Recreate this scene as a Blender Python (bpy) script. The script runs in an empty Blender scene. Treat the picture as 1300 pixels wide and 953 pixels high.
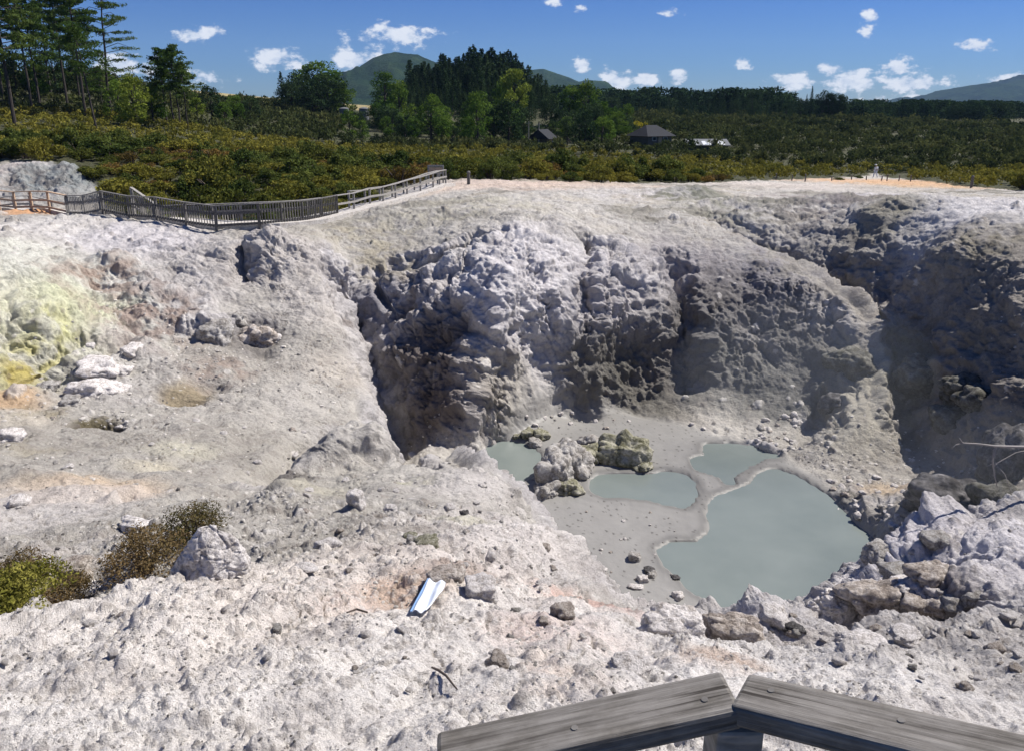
import bpy, math, random
import numpy as np
from mathutils import Vector, Matrix, Euler
random.seed(11); rng = np.random.default_rng(11)
C = bpy.context.scene.collection
f32 = np.float32
# ------------------------------------------------------------------ camera maths
FPX, CX, CY = 1000.0, 650.0, 431.5
PIT = math.atan(291.5/1000.0); cp, sp = math.cos(PIT), math.sin(PIT)
def ray(px, py):
    u = (px-CX)/FPX; v = -(py-CY)/FPX
    return (u, cp+v*sp, -sp+v*cp)
def at(px, py, Y):
    d = ray(px, py); s = Y/d[1]; return (d[0]*s, Y, d[2]*s)
def atz(px, py, z):
    d = ray(px, py); s = z/d[2]; return (d[0]*s, d[1]*s, z)
# ------------------------------------------------------------------ noise (numpy)
_G = rng.normal(size=(256, 3)); _G /= np.linalg.norm(_G, axis=1)[:, None]; _G = _G.astype(f32)*1.6
_R = rng.random((1024, 3)).astype(f32)
def _h(ix, iy, iz):
    h = (ix.astype(np.uint32)*np.uint32(374761393)) ^ (iy.astype(np.uint32)*np.uint32(668265263)) ^ (iz.astype(np.uint32)*np.uint32(2147483647-1640531))
    h ^= h >> np.uint32(13); h *= np.uint32(1274126177); h ^= h >> np.uint32(16)
    return h
def _chunks(fn, p, *a):
    n = len(p); out = None; S = 65536
    for i in range(0, n, S):
        r = fn(p[i:i+S], *a)
        if out is None:
            out = [np.empty(n, f32) for _ in r] if isinstance(r, tuple) else np.empty(n, f32)
        if isinstance(r, tuple):
            for o, q in zip(out, r): o[i:i+S] = q
        else: out[i:i+S] = r
    return out
def _perlin(p):
    i = np.floor(p).astype(np.int32); f = (p-i).astype(f32)
    w = f*f*f*(f*(f*6-15)+10)
    r = 0
    for dx in (0, 1):
        wx = w[:, 0] if dx else 1-w[:, 0]
        for dy in (0, 1):
            wy = w[:, 1] if dy else 1-w[:, 1]
            for dz in (0, 1):
                wz = w[:, 2] if dz else 1-w[:, 2]
                g = _G[_h(i[:, 0]+dx, i[:, 1]+dy, i[:, 2]+dz) & np.uint32(255)]
                r = r + wx*wy*wz*(g[:, 0]*(f[:, 0]-dx)+g[:, 1]*(f[:, 1]-dy)+g[:, 2]*(f[:, 2]-dz))
    return r
def perlin(p): return _chunks(_perlin, p)
def _worley(p, two=True):
    i = np.floor(p).astype(np.int32); f = (p-i).astype(f32)
    f1 = np.full(len(p), 9, f32); f2 = f1.copy(); idr = np.zeros(len(p), f32)
    for dx in (-1, 0, 1):
        for dy in (-1, 0, 1):
            for dz in (-1, 0, 1):
                h = _h(i[:, 0]+dx, i[:, 1]+dy, i[:, 2]+dz) & np.uint32(1023)
                q = _R[h]
                d = (q[:, 0]+dx-f[:, 0])**2+(q[:, 1]+dy-f[:, 1])**2+(q[:, 2]+dz-f[:, 2])**2
                m = d < f1
                f2 = np.where(m, f1, np.minimum(f2, d)); idr = np.where(m, h.astype(f32)/1023, idr); f1 = np.where(m, d, f1)
    return np.sqrt(f1), np.sqrt(f2), idr
def worley(p): return _chunks(_worley, p)
def fbm(p, o=4, lac=2.03, g=.5, ridged=False, billow=False):
    r = 0; a = 1.0; s = 0; q = p.copy()
    for k in range(o):
        n = perlin(q)
        if ridged: n = 1-2*np.abs(n)*1.3
        if billow: n = 2*np.abs(n)*1.3-.6
        r = r+a*n; s += a; a *= g; q = q*lac+17.3
    return (r/s).astype(f32)
def sstep(a, b, x):
    t = np.clip((x-a)/(b-a), 0, 1); return t*t*(3-2*t)
# ------------------------------------------------------------------ terrain control points
CPT = []
def cpt(*pts):
    for p in pts: CPT.append(at(*p))
def wz(px, Y, z): CPT.append(((px-CX)/FPX*math.hypot(Y, z)*0.995, Y, z))   # hidden points: column, distance, height
def line(pts, n=3):
    for a, b in zip(pts[:-1], pts[1:]):
        for k in range(n):
            t = k/n; CPT.append(at(a[0]+(b[0]-a[0])*t, a[1]+(b[1]-a[1])*t, a[2]+(b[2]-a[2])*t))
    CPT.append(at(*pts[-1]))
# under and behind the camera
for x in (-14, -7, 0, 7, 14): CPT.append((x, -8, -2.2)); CPT.append((x, -2, -2.6)); CPT.append((x*.8, 1.2, -2.85))
cpt((-150, 953, 3.5), (0, 953, 3.5), (325, 953, 3.4), (650, 953, 3.4), (975, 953, 3.5), (1300, 953, 3.8), (1450, 953, 3.9))
cpt((-150, 863, 4.5), (0, 863, 4.4), (325, 863, 4.3), (650, 863, 4.3), (975, 863, 4.5), (1300, 863, 4.8), (1450, 863, 5))
# left foreground lip and the dip behind it
line([(-120, 820, 5.2), (0, 795, 5.6), (70, 775, 5.9), (150, 752, 6.3), (250, 717, 7.1), (320, 700, 7.8)], 2)
wz(-60, 6.7, -5.3); wz(30, 6.9, -5.35); wz(110, 7.4, -5.5); wz(190, 8.0, -5.7); wz(250, 8.6, -5.7)
cpt((-100, 740, 8.4), (0, 740, 8.3), (60, 730, 8.7), (150, 700, 10), (0, 700, 10), (-120, 680, 11), (100, 650, 12.5), (0, 640, 12.8), (100, 600, 15.5), (0, 600, 15), (100, 550, 19.3), (0, 550, 18.5), (100, 500, 23), (-100, 560, 18), (-200, 640, 13))
cpt((200, 650, 12.2), (250, 680, 10.2), (250, 650, 12.3), (250, 600, 16), (250, 550, 20), (250, 500, 24), (250, 450, 27.3), (250, 400, 30), (250, 350, 32.6), (250, 312, 35), (180, 480, 25), (180, 420, 28.2), (180, 370, 31), (180, 320, 34.2), (180, 285, 37))
cpt((320, 640, 13.2), (350, 600, 18), (340, 550, 21.3), (350, 500, 25), (350, 450, 28.2), (350, 400, 31), (350, 360, 33), (345, 320, 35), (340, 296, 36.6), (300, 330, 34.3))
cpt((420, 500, 26.3), (400, 450, 28.8), (400, 400, 31), (400, 345, 33.8), (430, 530, 24.3), (390, 540, 22.6), (480, 530, 24.8))
# yellow cliff at far left
cpt((0, 485, 22.5), (50, 470, 24), (95, 450, 25.5), (0, 430, 24), (0, 380, 25.6), (0, 330, 28.3), (0, 300, 32), (0, 280, 38), (60, 400, 26.5), (60, 340, 29.5), (60, 300, 34), (100, 380, 28.8), (110, 330, 32.8), (110, 290, 36.5), (-150, 480, 21), (-150, 380, 24), (-150, 300, 30), (-150, 275, 38))
# gully: lit left edge, dark floor, cliff on its right
line([(405, 300, 36.5), (425, 350, 33.6), (432, 400, 31.7), (450, 460, 29.4), (480, 505, 27.4), (508, 538, 25.9)], 2)
line([(425, 318, 37), (447, 372, 34.6), (460, 420, 33.4), (474, 465, 31.8), (500, 520, 29.9), (522, 562, 28.7)], 2)
cpt((470, 330, 36.6), (490, 380, 34.8), (505, 430, 33.0), (520, 480, 31.4), (545, 540, 29.7), (450, 300, 38.5))
cpt((550, 480, 30.9), (545, 420, 32.3), (545, 370, 34), (530, 330, 36.2), (540, 300, 38.6), (520, 280, 41), (590, 310, 36.4), (580, 370, 33.2), (590, 440, 31.3), (590, 520, 29.6))
# nose of the cliff
cpt((612, 575, 28.6), (630, 520, 29.2), (640, 460, 29.9), (645, 400, 31), (640, 350, 32.6), (645, 310, 34.8), (660, 288, 37.5), (690, 262, 43), (620, 290, 38))
cpt((700, 500, 31.3), (700, 440, 31.8), (705, 380, 32.8), (710, 330, 35), (720, 295, 38.5), (760, 480, 33.4), (760, 420, 34.2), (770, 360, 35.6), (775, 320, 38), (770, 285, 42))
# base of the cliffs round the mud
for px, py in ((640, 548), (700, 522), (780, 516), (860, 532), (920, 552), (1000, 580), (1045, 603)): CPT.append(atz(px, py, -12.75))
cpt((800, 470, 34.9), (810, 430, 35.6), (820, 380, 36.6), (820, 330, 39), (830, 290, 43), (830, 262, 49), (880, 490, 33.6), (900, 450, 34.8), (900, 390, 36.2), (890, 330, 39.5), (900, 258, 52))
# the diagonal ledge and the shaded channel behind it
line([(870, 280, 43.5), (960, 312, 40.5), (1040, 352, 37.6), (1130, 402, 34.6)], 3)
line([(900, 272, 46), (972, 303, 43), (1050, 343, 40.3), (1140, 392, 37)], 3)
cpt((960, 380, 37.2), (960, 450, 34.8), (950, 510, 32.8), (1040, 410, 35.8), (1040, 460, 33.9), (1010, 520, 31.6))
cpt((960, 280, 45.5), (1030, 270, 47), (1040, 310, 42.6), (1100, 270, 43), (1100, 320, 39.8), (1110, 360, 38.2), (1000, 250, 58), (1100, 250, 56))
# spur coming down to the pool
line([(1125, 425, 33.9), (1112, 480, 31.3), (1088, 530, 29), (1060, 592, 27)], 2)
cpt((1030, 540, 30.9), (1150, 520, 31.2), (1155, 460, 33.6), (1150, 580, 27.6))
# right wall
cpt((1200, 262, 40), (1200, 285, 36.5), (1200, 320, 34.3), (1200, 360, 33), (1200, 400, 32), (1200, 450, 30.8), (1200, 520, 29), (1195, 580, 27.3), (1300, 268, 37), (1300, 290, 34), (1300, 330, 31.6), (1300, 400, 29), (1300, 480, 26.8), (1300, 560, 24.8), (1290, 610, 23), (1420, 280, 33), (1420, 400, 26), (1420, 560, 22.5))
# rubble at the right of the pool
cpt((1100, 620, 24.8), (1150, 630, 23.2), (1150, 670, 21), (1110, 690, 20.4), (1220, 600, 25.6), (1220, 650, 21.5), (1280, 660, 20), (1400, 660, 19.5))
# crest of the near mound, its dark back edge and what falls away behind
crest = [(352, 632, 15.5), (390, 588, 18.3), (430, 556, 20.4), (470, 547, 21), (500, 545, 21), (540, 557, 20), (590, 582, 18.4), (640, 607, 16.8), (680, 632, 15), (712, 662, 13), (732, 710, 10.9), (760, 752, 9.4), (800, 785, 8.6), (825, 802, 8.3)]
line(crest, 2)
cpt((338, 622, 17.2), (376, 585, 19.6), (412, 560, 21.8))
wz(500, 22.6, -9.8); wz(540, 22.2, -10.4); wz(548, 25, -12.3); wz(590, 20.6, -10.6); wz(590, 23.6, -12.7); wz(640, 18.9, -10.9); wz(640, 22, -12.9)
wz(700, 15.6, -10.2); wz(690, 19, -12.8); wz(745, 12.8, -9.6); wz(745, 16.5, -12.6); wz(800, 10.8, -9.0); wz(800, 14.5, -12.3)
line([(825, 802, 8.3), (865, 778, 9), (930, 768, 9.7), (985, 782, 9.5), (1030, 762, 10), (1080, 740, 10.6), (1130, 712, 11.4), (1200, 694, 12), (1300, 682, 12)], 2)
cpt((1420, 670, 12))
for px, Y, z in ((860, 11, -9.2), (860, 14.6, -12.4), (930, 11.8, -9.4), (930, 15.4, -12.6), (1000, 12, -9.6), (1000, 16, -12.9), (1080, 12.8, -10), (1080, 16.4, -12.9), (1150, 13.8, -10.2), (1150, 17.4, -12.5), (1220, 14.6, -10.2), (1220, 18, -12.2), (1300, 14.8, -9.8), (1300, 18, -11.8), (1450, 15, -9.5)): wz(px, Y, z)
# near slope interior
cpt((1200, 760, 8.6), (1200, 810, 6.5), (1300, 760, 8.4), (1300, 810, 6.4), (1080, 800, 7), (1000, 815, 6.6), (930, 810, 7.1), (870, 825, 6.3), (780, 820, 6.2), (700, 800, 6.1), (700, 740, 8.1), (600, 800, 5.8), (600, 740, 7.3), (600, 690, 9), (620, 650, 11.4), (550, 610, 14.6), (500, 590, 16.4), (450, 600, 15.8), (500, 650, 11.3), (430, 640, 12.2), (420, 690, 9), (400, 720, 7.6), (400, 800, 5.6), (300, 760, 6.4), (200, 800, 5.4), (500, 740, 7.1), (60, 830, 4.9), (1080, 770, 8.2))
# plateau and its edge
cpt((0, 265, 46), (60, 266, 44), (131, 268, 40.5), (200, 278, 38.6), (275, 290, 37.6), (330, 286, 38.4), (380, 282, 40.5), (425, 274, 43), (470, 262, 47), (517, 250, 52), (565, 236, 56))
cpt((600, 245, 50), (600, 228, 64), (700, 240, 56), (700, 231, 66), (800, 238, 60), (800, 233, 69), (900, 238, 64), (900, 232, 76), (1000, 229, 88), (1111, 226, 110), (1050, 238, 68), (1200, 236, 84), (1200, 248, 56), (1300, 243, 66), (1300, 254, 48), (1420, 250, 60), (1111, 232, 84))
# hollow behind the fence and scrub covered bank
wz(0, 50, -6.5); wz(100, 47, -6.6); wz(200, 44, -7); wz(300, 44, -7.1); wz(400, 48, -7); wz(470, 54, -6.4)
cpt((-200, 250, 54), (-200, 210, 60), (0, 246, 54), (0, 212, 58), (60, 246, 54), (60, 214, 58), (120, 240, 56), (120, 215, 60), (200, 246, 55), (250, 236, 58), (340, 250, 53), (340, 228, 60), (450, 232, 66), (540, 225, 72))
cpt((0, 185, 72), (0, 152, 105), (100, 180, 78), (110, 155, 105), (200, 190, 78), (200, 160, 110), (300, 205, 80), (300, 175, 125), (400, 205, 95), (450, 190, 130), (600, 210, 95), (620, 192, 130), (800, 215, 105), (800, 190, 145), (1000, 212, 125), (1000, 185, 165), (1200, 222, 110), (1300, 228, 90), (1200, 190, 170), (1400, 225, 90))
cpt((-300, 110, 150), (0, 112, 150), (100, 114, 150), (180, 128, 150), (250, 142, 150), (310, 155, 160), (400, 155, 200), (500, 172, 170), (600, 182, 160), (700, 184, 160), (0, 96, 240), (150, 104, 240), (240, 130, 240))
cpt((190, 104, 450), (260, 113, 450), (345, 126, 450), (420, 142, 450), (300, 142, 300), (0, 95, 450), (400, 150, 300), (560, 135, 250), (640, 132, 250), (700, 140, 260), (500, 146, 260), (780, 152, 260), (850, 160, 250), (950, 160, 250), (1100, 165, 240), (1300, 168, 240), (1100, 152, 340), (1300, 152, 340), (900, 150, 360), (1000, 150, 360), (900, 146, 620), (1200, 146, 620), (600, 142, 620), (1500, 150, 500), (-600, 120, 300))
for X in (-3500, -1200, 0, 1200, 3500): CPT.append((X, 2200, -6.0)); CPT.append((X*1.6, 6000, -8.0))
CP = np.array(CPT, float)
# drop near-duplicates
keep = []
for i, p in enumerate(CP):
    if all((p[0]-CP[j, 0])**2+(p[1]-CP[j, 1])**2 > (.006*max(4, p[1]))**2 for j in keep): keep.append(i)
CP = CP[keep]; NC = len(CP)
D = np.hypot(CP[:, None, 0]-CP[None, :, 0], CP[:, None, 1]-CP[None, :, 1])
A = np.zeros((NC+3, NC+3)); A[:NC, :NC] = -D; A[:NC, :NC] += np.eye(NC)*-.03
A[:NC, NC] = 1; A[:NC, NC+1:] = CP[:, :2]; A[NC, :NC] = 1; A[NC+1:, :NC] = CP[:, :2].T
W = np.linalg.solve(A, np.r_[CP[:, 2], 0, 0, 0])
def rbf(x, y):
    x = np.asarray(x, f32).ravel(); y = np.asarray(y, f32).ravel(); out = np.empty(len(x), f32); S = 16384
    cx, cy, w = CP[:, 0].astype(f32), CP[:, 1].astype(f32), W.astype(f32)
    for i in range(0, len(x), S):
        dx = x[i:i+S, None]-cx; dy = y[i:i+S, None]-cy
        out[i:i+S] = -np.sqrt(dx*dx+dy*dy) @ w[:NC] + w[NC]+w[NC+1]*x[i:i+S]+w[NC+2]*y[i:i+S]
    return out
def blur(g, s):
    n = max(1, int(3*s)); k = np.exp(-.5*(np.arange(-n, n+1)/s)**2); k /= k.sum()
    for ax in (0, 1):
        pad = [(n, n) if a == ax else (0, 0) for a in (0, 1)]
        q = np.pad(g, pad, mode='edge')
        g = sum(k[j]*(q[j:j+g.shape[0]] if ax == 0 else q[:, j:j+g.shape[1]]) for j in range(2*n+1))
    return g
class Grid:
    def __init__(s, x0, x1, y0, y1, st, bl):
        s.x0, s.y0, s.st = x0, y0, st
        xs = np.arange(x0, x1+st, st); ys = np.arange(y0, y1+st, st); s.nx, s.ny = len(xs), len(ys)
        X, Y = np.meshgrid(xs, ys); s.X, s.Y = X, Y
        s.g = blur(rbf(X, Y).reshape(X.shape), bl)
    def __call__(s, x, y, g=None):
        g = s.g if g is None else g
        u = np.clip((x-s.x0)/s.st, 0, s.nx-1.001); v = np.clip((y-s.y0)/s.st, 0, s.ny-1.001)
        i = u.astype(np.int32); j = v.astype(np.int32); a = u-i; b = v-j
        return (g[j, i]*(1-a)+g[j, i+1]*a)*(1-b)+(g[j+1, i]*(1-a)+g[j+1, i+1]*a)*b
GN = Grid(-46, 52, -10, 72, .2, 1.7)      # crater
GM = Grid(-240, 260, -10, 330, 2.0, .8)   # scrub land
GF = Grid(-6500, 6500, -10, 6500, 50, .8) # to the horizon
def H(x, y):
    x = np.asarray(x, float); y = np.asarray(y, float)
    wn = sstep(-46, -41, x)*sstep(52, 47, x)*sstep(72, 66, y) if False else np.clip((x+46)/5, 0, 1)*np.clip((52-x)/5, 0, 1)*np.clip((72-y)/6, 0, 1)
    wm = np.clip((x+240)/40, 0, 1)*np.clip((260-x)/40, 0, 1)*np.clip((330-y)/40, 0, 1)
    far = GF(x, y)*(1-wm)+GM(x, y)*wm
    return far*(1-wn)+GN(x, y)*wn
def hit(px, py, tmin=2.0):
    d = ray(px, py); t = tmin
    ts = tmin*np.exp(np.linspace(0, math.log(900/tmin), 5000))
    z = H(d[0]*ts, d[1]*ts); b = np.nonzero(d[2]*ts < z)[0]
    if len(b) == 0: k = len(ts)-1
    else: k = b[0]
    t = ts[k]; return (d[0]*t, d[1]*t, float(H(d[0]*t, d[1]*t)))
# pools: polygons on the mud plane
ZW = -12.98
POOLS = {
 'left': [(612, 575), (614, 562), (628, 556), (650, 560), (672, 566), (682, 578), (684, 592), (676, 604), (660, 610), (640, 612), (622, 600)],
 'middle': [(752, 612), (762, 604), (790, 602), (820, 604), (846, 600), (866, 602), (878, 611), (882, 624), (876, 636), (868, 644), (848, 640), (828, 634), (800, 630), (770, 630), (754, 624)],
 'upper': [(908, 604), (892, 598), (884, 584), (893, 571), (925, 561), (960, 565), (984, 577), (966, 584), (948, 590), (938, 602), (925, 612)],
 'main': [(905, 640), (914, 630), (938, 622), (958, 614), (966, 602), (985, 596), (1010, 606), (1052, 630), (1076, 656), (1098, 674), (1120, 694), (1112, 722), (1076, 738), (1060, 765), (1030, 805), (960, 800), (920, 772), (880, 748), (850, 720), (838, 700), (852, 690), (886, 690), (906, 676), (902, 655)]}
PW = {k: [atz(a, b, ZW)[:2] for a, b in v] for k, v in POOLS.items()}
def polysd(x, y, poly):
    d = np.full(x.shape, 1e9); ins = np.zeros(x.shape, bool); n = len(poly)
    for i in range(n):
        ax, ay = poly[i]; bx, by = poly[(i+1) % n]; ex, ey = bx-ax, by-ay
        t = np.clip(((x-ax)*ex+(y-ay)*ey)/(ex*ex+ey*ey), 0, 1)
        d = np.minimum(d, np.hypot(x-ax-t*ex, y-ay-t*ey))
        c = ((ay > y) != (by > y)) & (x < (bx-ax)*(y-ay)/(by-ay+1e-12)+ax); ins ^= c
    return np.where(ins, -d, d)
BAS = [atz(a, b, -12.9)[:2] for a, b in ((604, 580), (640, 549), (700, 524), (780, 518), (860, 534), (920, 552), (1000, 578), (1050, 608), (1090, 652), (1130, 692), (1124, 726), (1095, 765), (1075, 830), (900, 830), (780, 770), (700, 690), (640, 630))]
def basin():
    x, y = GN.X, GN.Y; g = GN.g
    b = np.minimum(polysd(x, y, BAS)+.0, 9)
    wv = np.clip(.5-b/1.0, 0, 1)
    p = np.stack([x.ravel(), y.ravel(), 0*x.ravel()], 1).astype(f32)
    und = perlin(p*.5).reshape(x.shape)*.05+perlin(p*1.7+9).reshape(x.shape)*.02
    mud = -12.925+und*.5
    g = np.minimum(g, 99)*(1-wv)+mud*wv
    pd = np.full(x.shape, 9.); wob = perlin(p*1.3+40).reshape(x.shape)*.07+perlin(p*4+40).reshape(x.shape)*.03
    for k, pl in PW.items():
        q = polysd(x, y, pl)+wob
        if k == 'upper': q = q+perlin(p*.9+140).reshape(x.shape)*.45+.02
        pd = np.minimum(pd, q)
    cut = np.clip(.55-pd/.36, 0, 1); cut = cut*cut*(3-2*cut)
    lip = np.exp(-((pd-.4)/.3)**2)*.012
    g = g*(1-cut)+np.minimum(g, -13.25)*cut+lip*wv
    GN.g = g; GN.pd = pd; GN.b = b
basin()
# dents and humps: (px, py, half width m, half depth m, height m)
DENT = [(495, 560, 1.7, .8, .4), (440, 575, .9, .7, .3), (560, 575, 1.3, 1.1, -.3), (620, 612, 1.3, 1.1, -.5), (665, 640, 1.0, .9, -.4), (124, 536, .5, .36, -.9), (238, 502, .9, .5, -.45), (265, 486, .7, .5, -.5), (50, 455, 1.3, .7, -.7), (125, 600, .6, .25, -.22), (150, 628, .25, .3, -.3), (325, 420, 1., .8, -.5), (270, 415, .8, .6, .55), (100, 720, .4, .35, -.3), (115, 480, .9, .6, .45), (345, 320, 1.5, 1.2, .7), (310, 330, .5, 1.2, -.6), (215, 385, 1.1, .6, .5), (1155, 770, .9, .35, -.45), (1100, 775, .7, .3, -.35), (1010, 800, .5, .2, -.25), (1190, 755, .6, .3, .25), (1000, 780, .5, .4, .25), (860, 790, .45, .3, .22), (330, 445, .6, .6, -.4), (680, 690, .3, .5, -.18), (590, 690, .6, .3, -.12), (510, 745, .3, .25, -.14), (740, 800, .4, .4, .12), (648, 390, 1.6, 1.2, .6), (800, 400, 1.4, 1., .8), (800, 340, 1.4, 1.2, .5), (120, 355, .8, .6, -.5), (160, 345, .6, .5, .3), (880, 248, 3, 2, .7), (1130, 268, 3, 2, .6), (1060, 262, 4, 2, .5), (950, 262, 4, 1.5, .5)]
for px, py, a, b, h in DENT:
    x, y, z = hit(px, py); GN.g = GN.g+h*np.exp(-(((GN.X-x)/a)**2+((GN.Y-y)/b)**2))
# grooves cut along lines: ([(px, py)...], half width m, depth m)
CARVE = [([(428, 345), (446, 372), (461, 420), (477, 468), (500, 518), (524, 560)], .75, 1.5), ([(340, 618), (376, 584), (412, 558), (440, 546)], .5, 1.5), ([(352, 642), (392, 602), (432, 569), (472, 557)], .45, -.35), ([(905, 273), (972, 303), (1050, 343), (1140, 392), (1160, 440)], .9, 1.0),
         ([(318, 296), (306, 325), (322, 350)], .3, .7), ([(856, 330), (868, 400), (872, 470)], .7, 1.2), ([(590, 350), (600, 300)], .5, .5), ([(745, 300), (735, 360), (728, 440), (740, 510)], .6, 1.1), ([(1150, 470), (1160, 540)], .9, .9), ([(0, 480), (60, 462), (100, 430)], .35, .5), ([(1050, 500), (1020, 550)], .7, .5),
         ([(500, 330), (560, 320), (600, 300)], .4, .5), ([(480, 350), (520, 400)], .4, .5), ([(1075, 782), (1120, 770), (1175, 775), (1210, 760)], .22, .45), ([(985, 805), (1030, 802), (1060, 806)], .12, .28), ([(1160, 725), (1200, 722)], .2, .3), ([(105, 725), (75, 745)], .25, .35)]
for pl, wd, dp in CARVE:
    q = [hit(a, b) for a, b in pl]; d = np.full(GN.X.shape, 99.)
    for a, b in zip(q[:-1], q[1:]):
        ex, ey = b[0]-a[0], b[1]-a[1]; t = np.clip(((GN.X-a[0])*ex+(GN.Y-a[1])*ey)/(ex*ex+ey*ey+1e-9), 0, 1)
        d = np.minimum(d, np.hypot(GN.X-a[0]-t*ex, GN.Y-a[1]-t*ey))
    GN.g = GN.g-dp*np.exp(-(d/wd)**2)
# ------------------------------------------------------------------ helpers for objects
def mesh_np(name, V, Fq, mats=(), smooth=True, attrs=None):
    me = bpy.data.meshes.new(name); V = np.asarray(V, f32); Fq = np.asarray(Fq, np.int32); k = Fq.shape[1]
    me.vertices.add(len(V)); me.vertices.foreach_set('co', V.ravel())
    me.loops.add(Fq.size); me.loops.foreach_set('vertex_index', Fq.ravel())
    me.polygons.add(len(Fq)); me.polygons.foreach_set('loop_start', np.arange(0, Fq.size, k, dtype=np.int32))
    me.polygons.foreach_set('use_smooth', np.full(len(Fq), smooth))
    me.update(calc_edges=True)
    for m in mats: me.materials.append(m)
    for nm, a in (attrs or {}).items():
        a = np.asarray(a, f32)
        if a.ndim == 2:
            at_ = me.attributes.new(nm, 'FLOAT_COLOR', 'POINT'); at_.data.foreach_set('color', np.c_[a, np.ones(len(a), f32)].astype(f32).ravel())
        else:
            at_ = me.attributes.new(nm, 'FLOAT', 'POINT'); at_.data.foreach_set('value', a)
    return me
def link(name, me, parent=None, loc=(0, 0, 0), rot=(0, 0, 0), scale=(1, 1, 1)):
    o = bpy.data.objects.new(name, me); C.objects.link(o); o.location = loc; o.rotation_euler = rot; o.scale = scale
    if parent: o.parent = parent
    return o
def tag(o, label=None, cat=None, group=None, kind=None):
    if label: o['label'] = label
    if cat: o['category'] = cat
    if group: o['group'] = group
    if kind: o['kind'] = kind
    return o
def copy_tree(o, parent=None):
    c = o.copy(); C.objects.link(c)
    if parent: c.parent = parent
    for ch in o.children: copy_tree(ch, c)
    return c
class MB:
    def __init__(s): s.v = []; s.f = []
    def box(s, a, b, w, h, roll_up=(0, 0, 1)):   # bar from a to b, w across, h along up
        a = Vector(a); b = Vector(b); d = (b-a).normalized(); up = Vector(roll_up)
        if abs(d.dot(up)) > .98: up = Vector((0, 1, 0))
        r = d.cross(up).normalized()*w/2; u = r.cross(d).normalized()*h/2
        n = len(s.v)
        for p in (a, b):
            for sr, su in ((-1, -1), (1, -1), (1, 1), (-1, 1)): s.v.append(tuple(p+r*sr+u*su))
        s.f += [(n, n+3, n+2, n+1), (n+4, n+5, n+6, n+7)]+[(n+i, n+(i+1) % 4, n+4+(i+1) % 4, n+4+i) for i in range(4)]
        return s
    def tube(s, pts, rad, k=8):
        n0 = len(s.v); pts = [Vector(p) for p in pts]
        for i, p in enumerate(pts):
            d = (pts[min(i+1, len(pts)-1)]-pts[max(i-1, 0)]).normalized()
            a = d.cross(Vector((0.3, 1, 0.1))).normalized(); b = d.cross(a)
            for j in range(k):
                t = 2*math.pi*j/k; s.v.append(tuple(p+(a*math.cos(t)+b*math.sin(t))*rad[i]))
        for i in range(len(pts)-1):
            for j in range(k): s.f.append((n0+i*k+j, n0+i*k+(j+1) % k, n0+(i+1)*k+(j+1) % k, n0+(i+1)*k+j))
        s.f.append(tuple(n0+j for j in range(k))[::-1]); s.f.append(tuple(n0+(len(pts)-1)*k+j for j in range(k)))
        return s
    def poly(s, vs, fs):
        n = len(s.v); s.v += [tuple(v) for v in vs]; s.f += [tuple(n+i for i in f) for f in fs]; return s
    def build(s, name, m, parent=None, bevel=0, smooth=False, **k):
        me = bpy.data.meshes.new(name); me.from_pydata(s.v, [], s.f); me.update(); me.materials.append(m)
        if smooth: me.polygons.foreach_set('use_smooth', [True]*len(me.polygons))
        o = link(name, me, parent, **k)
        if bevel:
            b = o.modifiers.new('bevel', 'BEVEL'); b.width = bevel; b.segments = 2
        return o
# ------------------------------------------------------------------ materials
def new_mat(name):
    m = bpy.data.materials.new(name); m.use_nodes = True; nt = m.node_tree; nt.nodes.clear()
    out = nt.nodes.new('ShaderNodeOutputMaterial'); b = nt.nodes.new('ShaderNodeBsdfPrincipled')
    nt.links.new(b.outputs[0], out.inputs[0]); return m, nt, b
def N(nt, t, **k):
    n = nt.nodes.new(t)
    for a, v in k.items():
        if a.startswith('_'): n.inputs[int(a[1:])].default_value = v
        else: setattr(n, a, v)
    return n
def noise(nt, scale, detail=6, rough=.6, obj=False):
    g = N(nt, 'ShaderNodeTexCoord'); n = N(nt, 'ShaderNodeTexNoise'); n.inputs['Scale'].default_value = scale; n.inputs['Detail'].default_value = detail; n.inputs['Roughness'].default_value = rough
    nt.links.new(g.outputs['Object'], n.inputs['Vector']); return n
def ramp(nt, src, stops):
    r = N(nt, 'ShaderNodeValToRGB'); e = r.color_ramp.elements
    while len(e) < len(stops): e.new(.5)
    for q, (p, c) in zip(e, stops): q.position = p; q.color = (*c, 1) if len(c) == 3 else c
    nt.links.new(src, r.inputs[0]); return r.outputs[0]
def mixc(nt, fac, a, b, mode='MIX'):
    m = N(nt, 'ShaderNodeMix', data_type='RGBA', blend_type=mode)
    for inp, v in ((0, fac), (6, a), (7, b)):
        if hasattr(v, 'links'): nt.links.new(v, m.inputs[inp])
        else: m.inputs[inp].default_value = v if inp == 0 else (*v, 1)
    return m.outputs[2]
def bump(nt, b, h, strength, dist, prev=None):
    n = N(nt, 'ShaderNodeBump'); n.inputs['Strength'].default_value = strength; n.inputs['Distance'].default_value = dist
    nt.links.new(h, n.inputs['Height'])
    if prev: nt.links.new(prev, n.inputs['Normal'])
    return n.outputs[0]
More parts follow.
